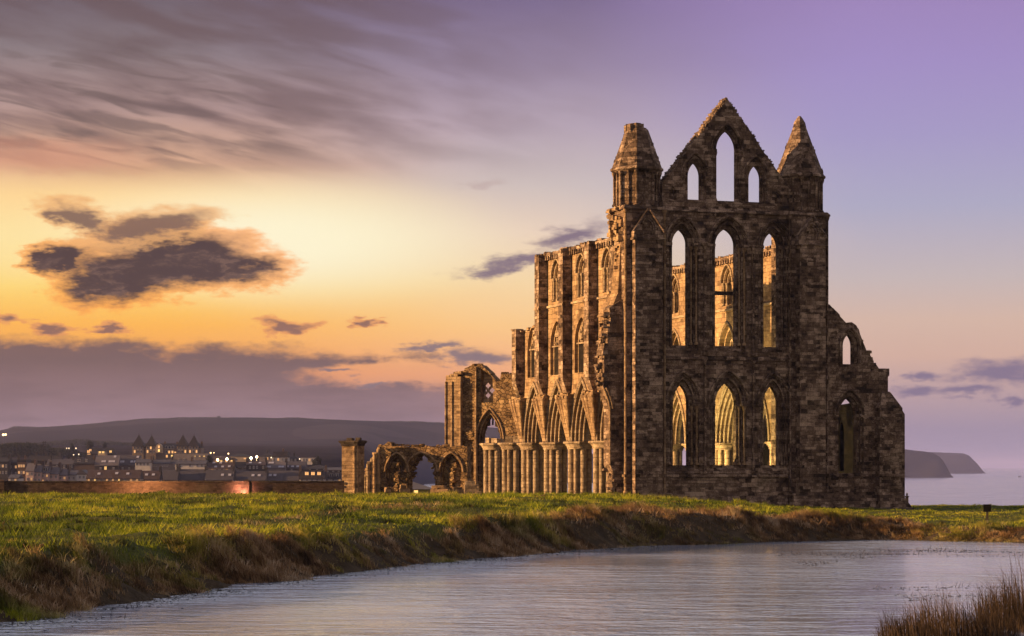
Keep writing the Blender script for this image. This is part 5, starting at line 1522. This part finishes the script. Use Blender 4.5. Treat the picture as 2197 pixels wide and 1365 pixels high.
# bungalow on the slope behind the open arch
bx = (890 - CXP) / FPX * 216; bg0 = gz(bx, 218)
bn_ = tag(empty('bungalow', (bx, 216, bg0), R(6)), 'low hipped roof bungalow with two lit windows seen through the open arch', 'house')
e_, r_ = EYE - 49 * 216 / FPX - bg0, EYE - 26 * 216 / FPX - bg0
m = MB(); m.box(-5.5, 1.5, 0, 6, -2, e_); m.build('wall', WM['cream'], bn_)
m = MB(); m.add([(-5.9, -.4, e_), (1.9, -.4, e_), (1.9, 6.4, e_), (-5.9, 6.4, e_), (-3.2, 3, r_), (-.9, 3, r_)], [(0, 1, 5, 4), (1, 2, 5), (2, 3, 4, 5), (3, 0, 4), (3, 2, 1, 0)]); m.build('roof', RM['pale'], bn_)
for x_ in (-.45, .1):
    m = MB(); m.box(x_ - .22, x_ + .22, -.06, -.004, e_ - .42, e_ - .06); f_ = m.build('window', FRAME, bn_)
    m = MB(); m.box(x_ - .18, x_ + .18, -.08, -.062, e_ - .38, e_ - .10); m.build('pane', LITY, f_)

# street lamps
BULB = glowmat('street lamp globe', (1.0, .62, .26), 2.2)
BULB2 = glowmat('pale lamp globe', (1.0, .78, .50), .8)
def lamp(px, y, Y, r, lab, bulb=BULB, power=0):
    q = P(px, y, Y); g0 = float(hills_z(np.array([q.x]), np.array([q.y]))[0])
    h = max(2.5, q.z - g0)
    t = tag(empty('street_lamp', (q.x, q.y, q.z - h), 0), lab, 'street lamp', 'street lamps of the town')
    m = MB(); m.lathe(0, 0, [(.12, -1), (.08, h - r * .8)], 6); m.build('pole', METAL, t)
    m = MB(); m.lathe(0, 0, [(r * .3, h - r), (r * .8, h - r * .6), (r, h), (r * .8, h + r * .6), (r * .3, h + r)], 8); m.build('globe', bulb, t)
    if power:
        L = bpy.data.lights.new('lamp_light', 'POINT'); L.energy = power; L.color = (1, .62, .28); L.shadow_soft_size = r
        lo = bpy.data.objects.new('lamp_light', L); col.objects.link(lo); lo.parent = t; lo.location = (0, -r * 1.6, h)
lamp(467, 987, 1120, .55, 'bright orange street lamp left of its twin above the brown tiled roof', power=5000)
lamp(487, 985, 1120, .62, 'brightest orange street lamp above the brown tiled roof', power=6000)
lamp(539, 983, 1120, .62, 'bright orange street lamp before the long cream building end', power=6000)
lamp(551, 980.5, 1120, .62, 'bright orange street lamp highest of the right pair', power=6000)
lamp(452, 972, 1300, .42, 'yellow lamp just right of the flat grey block')
lamp(459, 971.5, 1300, .28, 'small yellow lamp second from the flat grey block')
lamp(490, 973.5, 1300, .40, 'yellow lamp standing above the orange lit low house')
lamp(143, 962, 1700, .42, 'left lamp of a close pale pair on the far slope', BULB2); lamp(148, 962, 1700, .42, 'right lamp of a close pale pair on the far slope', BULB2)
lamp(163, 962, 1700, .5, 'single pale lamp on the far slope above the terraces', BULB2)
lamp(158, 976, 1400, .36, 'pale lamp left of the yellow gabled house', BULB2); lamp(169, 975, 1400, .4, 'pale lamp nearest the yellow gabled house', BULB2)
lamp(7, 933, 2600, 1.3, 'dazzling lamp on the hill at the left edge'); lamp(12, 932.5, 2600, 1.2, 'dazzling lamp on the hill beside the left edge lamp')
lamp(21, 970, 1500, .4, 'white lamp low on the slope at the left edge', BULB2); lamp(79, 971, 1500, .36, 'white lamp by the dark masts', BULB2)
lamp(643, 985, 1240, .34, 'white lamp left of the pale harbour block', BULB2); lamp(582, 982, 1230, .36, 'white lamp left of the mansard villa', BULB2)
lamp(711, 990, 1600, .34, 'small white lamp on the harbour shore', BULB2); lamp(727, 992, 1600, .5, 'bright white lamp nearest the lone pillar', BULB2)
lamp(916, 1021, 3700, .7, 'distant lamp on the shore seen through the open arch', BULB2)
# masts
for px, y0, y1, lab in ((88, 953, 976, 'thin left mast of the three dark masts'), (93, 946, 978, 'tallest of the three dark masts with a crossbar'), (97, 946, 977, 'right hand mast of the three dark masts')):
    a = P(px, y0, 1150); b = P(px, y1, 1150); m = MB()
    m.lathe(0, 0, [(.22, -2), (.13, a.z - b.z)], 6); m.box(-.6, .6, -.1, .1, (a.z - b.z) * .88, (a.z - b.z) * .92); m.box(-.5, .5, -.1, .1, (a.z - b.z) * .74, (a.z - b.z) * .78)
    o_ = m.build('mast', RM['black'], None); o_.location = b; tag(o_, lab, 'mast', 'masts above the town')
# trees among the houses
LEAFD = grass_mat('dark dusk foliage', [(.010, .013, .007), (.018, .022, .011), (.028, .032, .016), (.04, .042, .022)], DRYS, .2)
def tree(px, yt, yb_, wpx, Y, lab, tall=False):
    s = Y / FPX; top = P(px, yt, Y); bot = P(px, yb_, Y); H = top.z - bot.z; r = wpx * s / 2
    t = tag(empty('tree', bot, 0), lab, 'tree', 'dark trees among the houses')
    m = MB(); m.tube([(0, 0, -2), (0, 0, H * .4), (.1 * r, 0, H * .75)], .28, 6, r2=.1)
    for q in range(4):
        a = q * 1.6 + px; m.tube([(0, 0, H * (.25 + .08 * q)), (r * .6 * math.cos(a), r * .6 * math.sin(a), H * (.55 + .06 * q))], .12, 5, r2=.05)
    m.build('trunk', TWIG, t)
    leafball('crown', (0, 0, H * .58), 1.0, 1400, .42, LEAFD, t, (r, r, H * .46), .25)
for a in ((449, 979, 1004, 13, 1020, 'round dark tree beside the flat grey block'), (683, 981, 1005, 13, 1030, 'round dark tree right of the pale harbour block'), (131, 967, 985, 15, 1350, 'dark tree on the slope left of the lamps'),
          (147, 971, 985, 8, 1350, 'small dark tree under the close pale pair of lamps'), (15, 952, 975, 9, 1500, 'tall bare topped tree near the left edge'), (155, 952, 976, 7, 1500, 'thin tree beside the single pale lamp'),
          (193, 948, 964, 16, 1500, 'ragged tree behind the yellow gabled house'), (225, 951, 963, 7, 1500, 'small round tree behind the dark house roof'), (103, 954, 974, 10, 1500, 'dark bush tree right of the masts'),
          (676, 986, 1003, 9, 1040, 'smaller dark tree left of the round harbour tree'), (470, 893, 899, 8, 4340, 'lone tree on the skyline of the hill')):
    tree(*a)
# far-off woods along the fields: one mass
def woods(lab, x0, x1, y, Y, h, n):
    s = Y / FPX
    X = (x0 + (x1 - x0) * rs.rand(n) - CXP) * s; YY = Y + 40 * rs.rand(n)
    hm = np.clip(.6 + 1.2 * fbm(X * .02 + 3, X * 0 + Y, 3), .15, 1.4) * h
    Z0 = hills_z(X, YY)
    p_ = np.stack([X, YY, Z0 + hm * rs.rand(n) ** .8], 1)
    a = rs.randn(n, 3); a = a / np.linalg.norm(a, axis=1)[:, None] * 1.1; b = rs.randn(n, 3); b = b / np.linalg.norm(b, axis=1)[:, None] * .9
    v = np.stack([p_ - a, p_ + b, p_ + a], 1).reshape(-1, 3)
    o = raw_mesh('woods', v, np.arange(3 * n).reshape(n, 3), LEAFD, attrs={'rnd': np.repeat(rs.rand(n), 3), 'dry': np.zeros(3 * n)})
    tag(o, lab, 'woods', kind='stuff')
woods('dark line of trees and hedges behind the left houses', -10, 215, 975, 1420, 7, 9000)
woods('dark hedge line crossing the misty fields', -10, 300, 955, 2500, 5, 6000)
woods('dark wooded edge along the top of the hill', -10, 960, 900, 4330, 2.2, 16000)
# ------------------------------------------------------------------ a small white boat on the horizon
q = P(2187, 1005, 5500); q.z = SEA_Z
t = tag(empty('boat', q, R(20)), 'tiny white boat near the sea horizon at the right edge', 'boat')
m = MB(); m.taper((-3.0, 3.2, -1.0, 1.0, -.4), (-3.6, 4.4, -1.6, 1.6, 1.4)); m.build('hull', WM['white'], t)
m = MB(); m.taper((-1.8, 1.2, -1.0, 1.0, 1.402), (-1.6, .8, -.8, .8, 3.4)); m.lathe(-.4, 0, [(.1, 3.4), (.05, 6.5)], 6); m.build('cabin', WM['white'], t)

# ------------------------------------------------------------------ evening haze: one closed box round everything
HZD = 5.2e-5
m = MB(); m.box(-62000, 62000, -62000, 62000, -31.5, 104)
hm = bpy.data.materials.new('evening haze'); hm.use_nodes = True
nt = hm.node_tree; nt.nodes.clear(); N = NT(nt)
pv = N.n('ShaderNodeVolumePrincipled'); pv.inputs['Color'].default_value = (.50, .55, .98, 1); pv.inputs['Density'].default_value = HZD; pv.inputs['Anisotropy'].default_value = 0.2
ou = N.n('ShaderNodeOutputMaterial'); nt.links.new(pv.outputs[0], ou.inputs['Volume'])
hz = m.build('haze', hm); tag(hz, 'thin mauve evening haze over the harbour and hills', 'haze', kind='stuff')
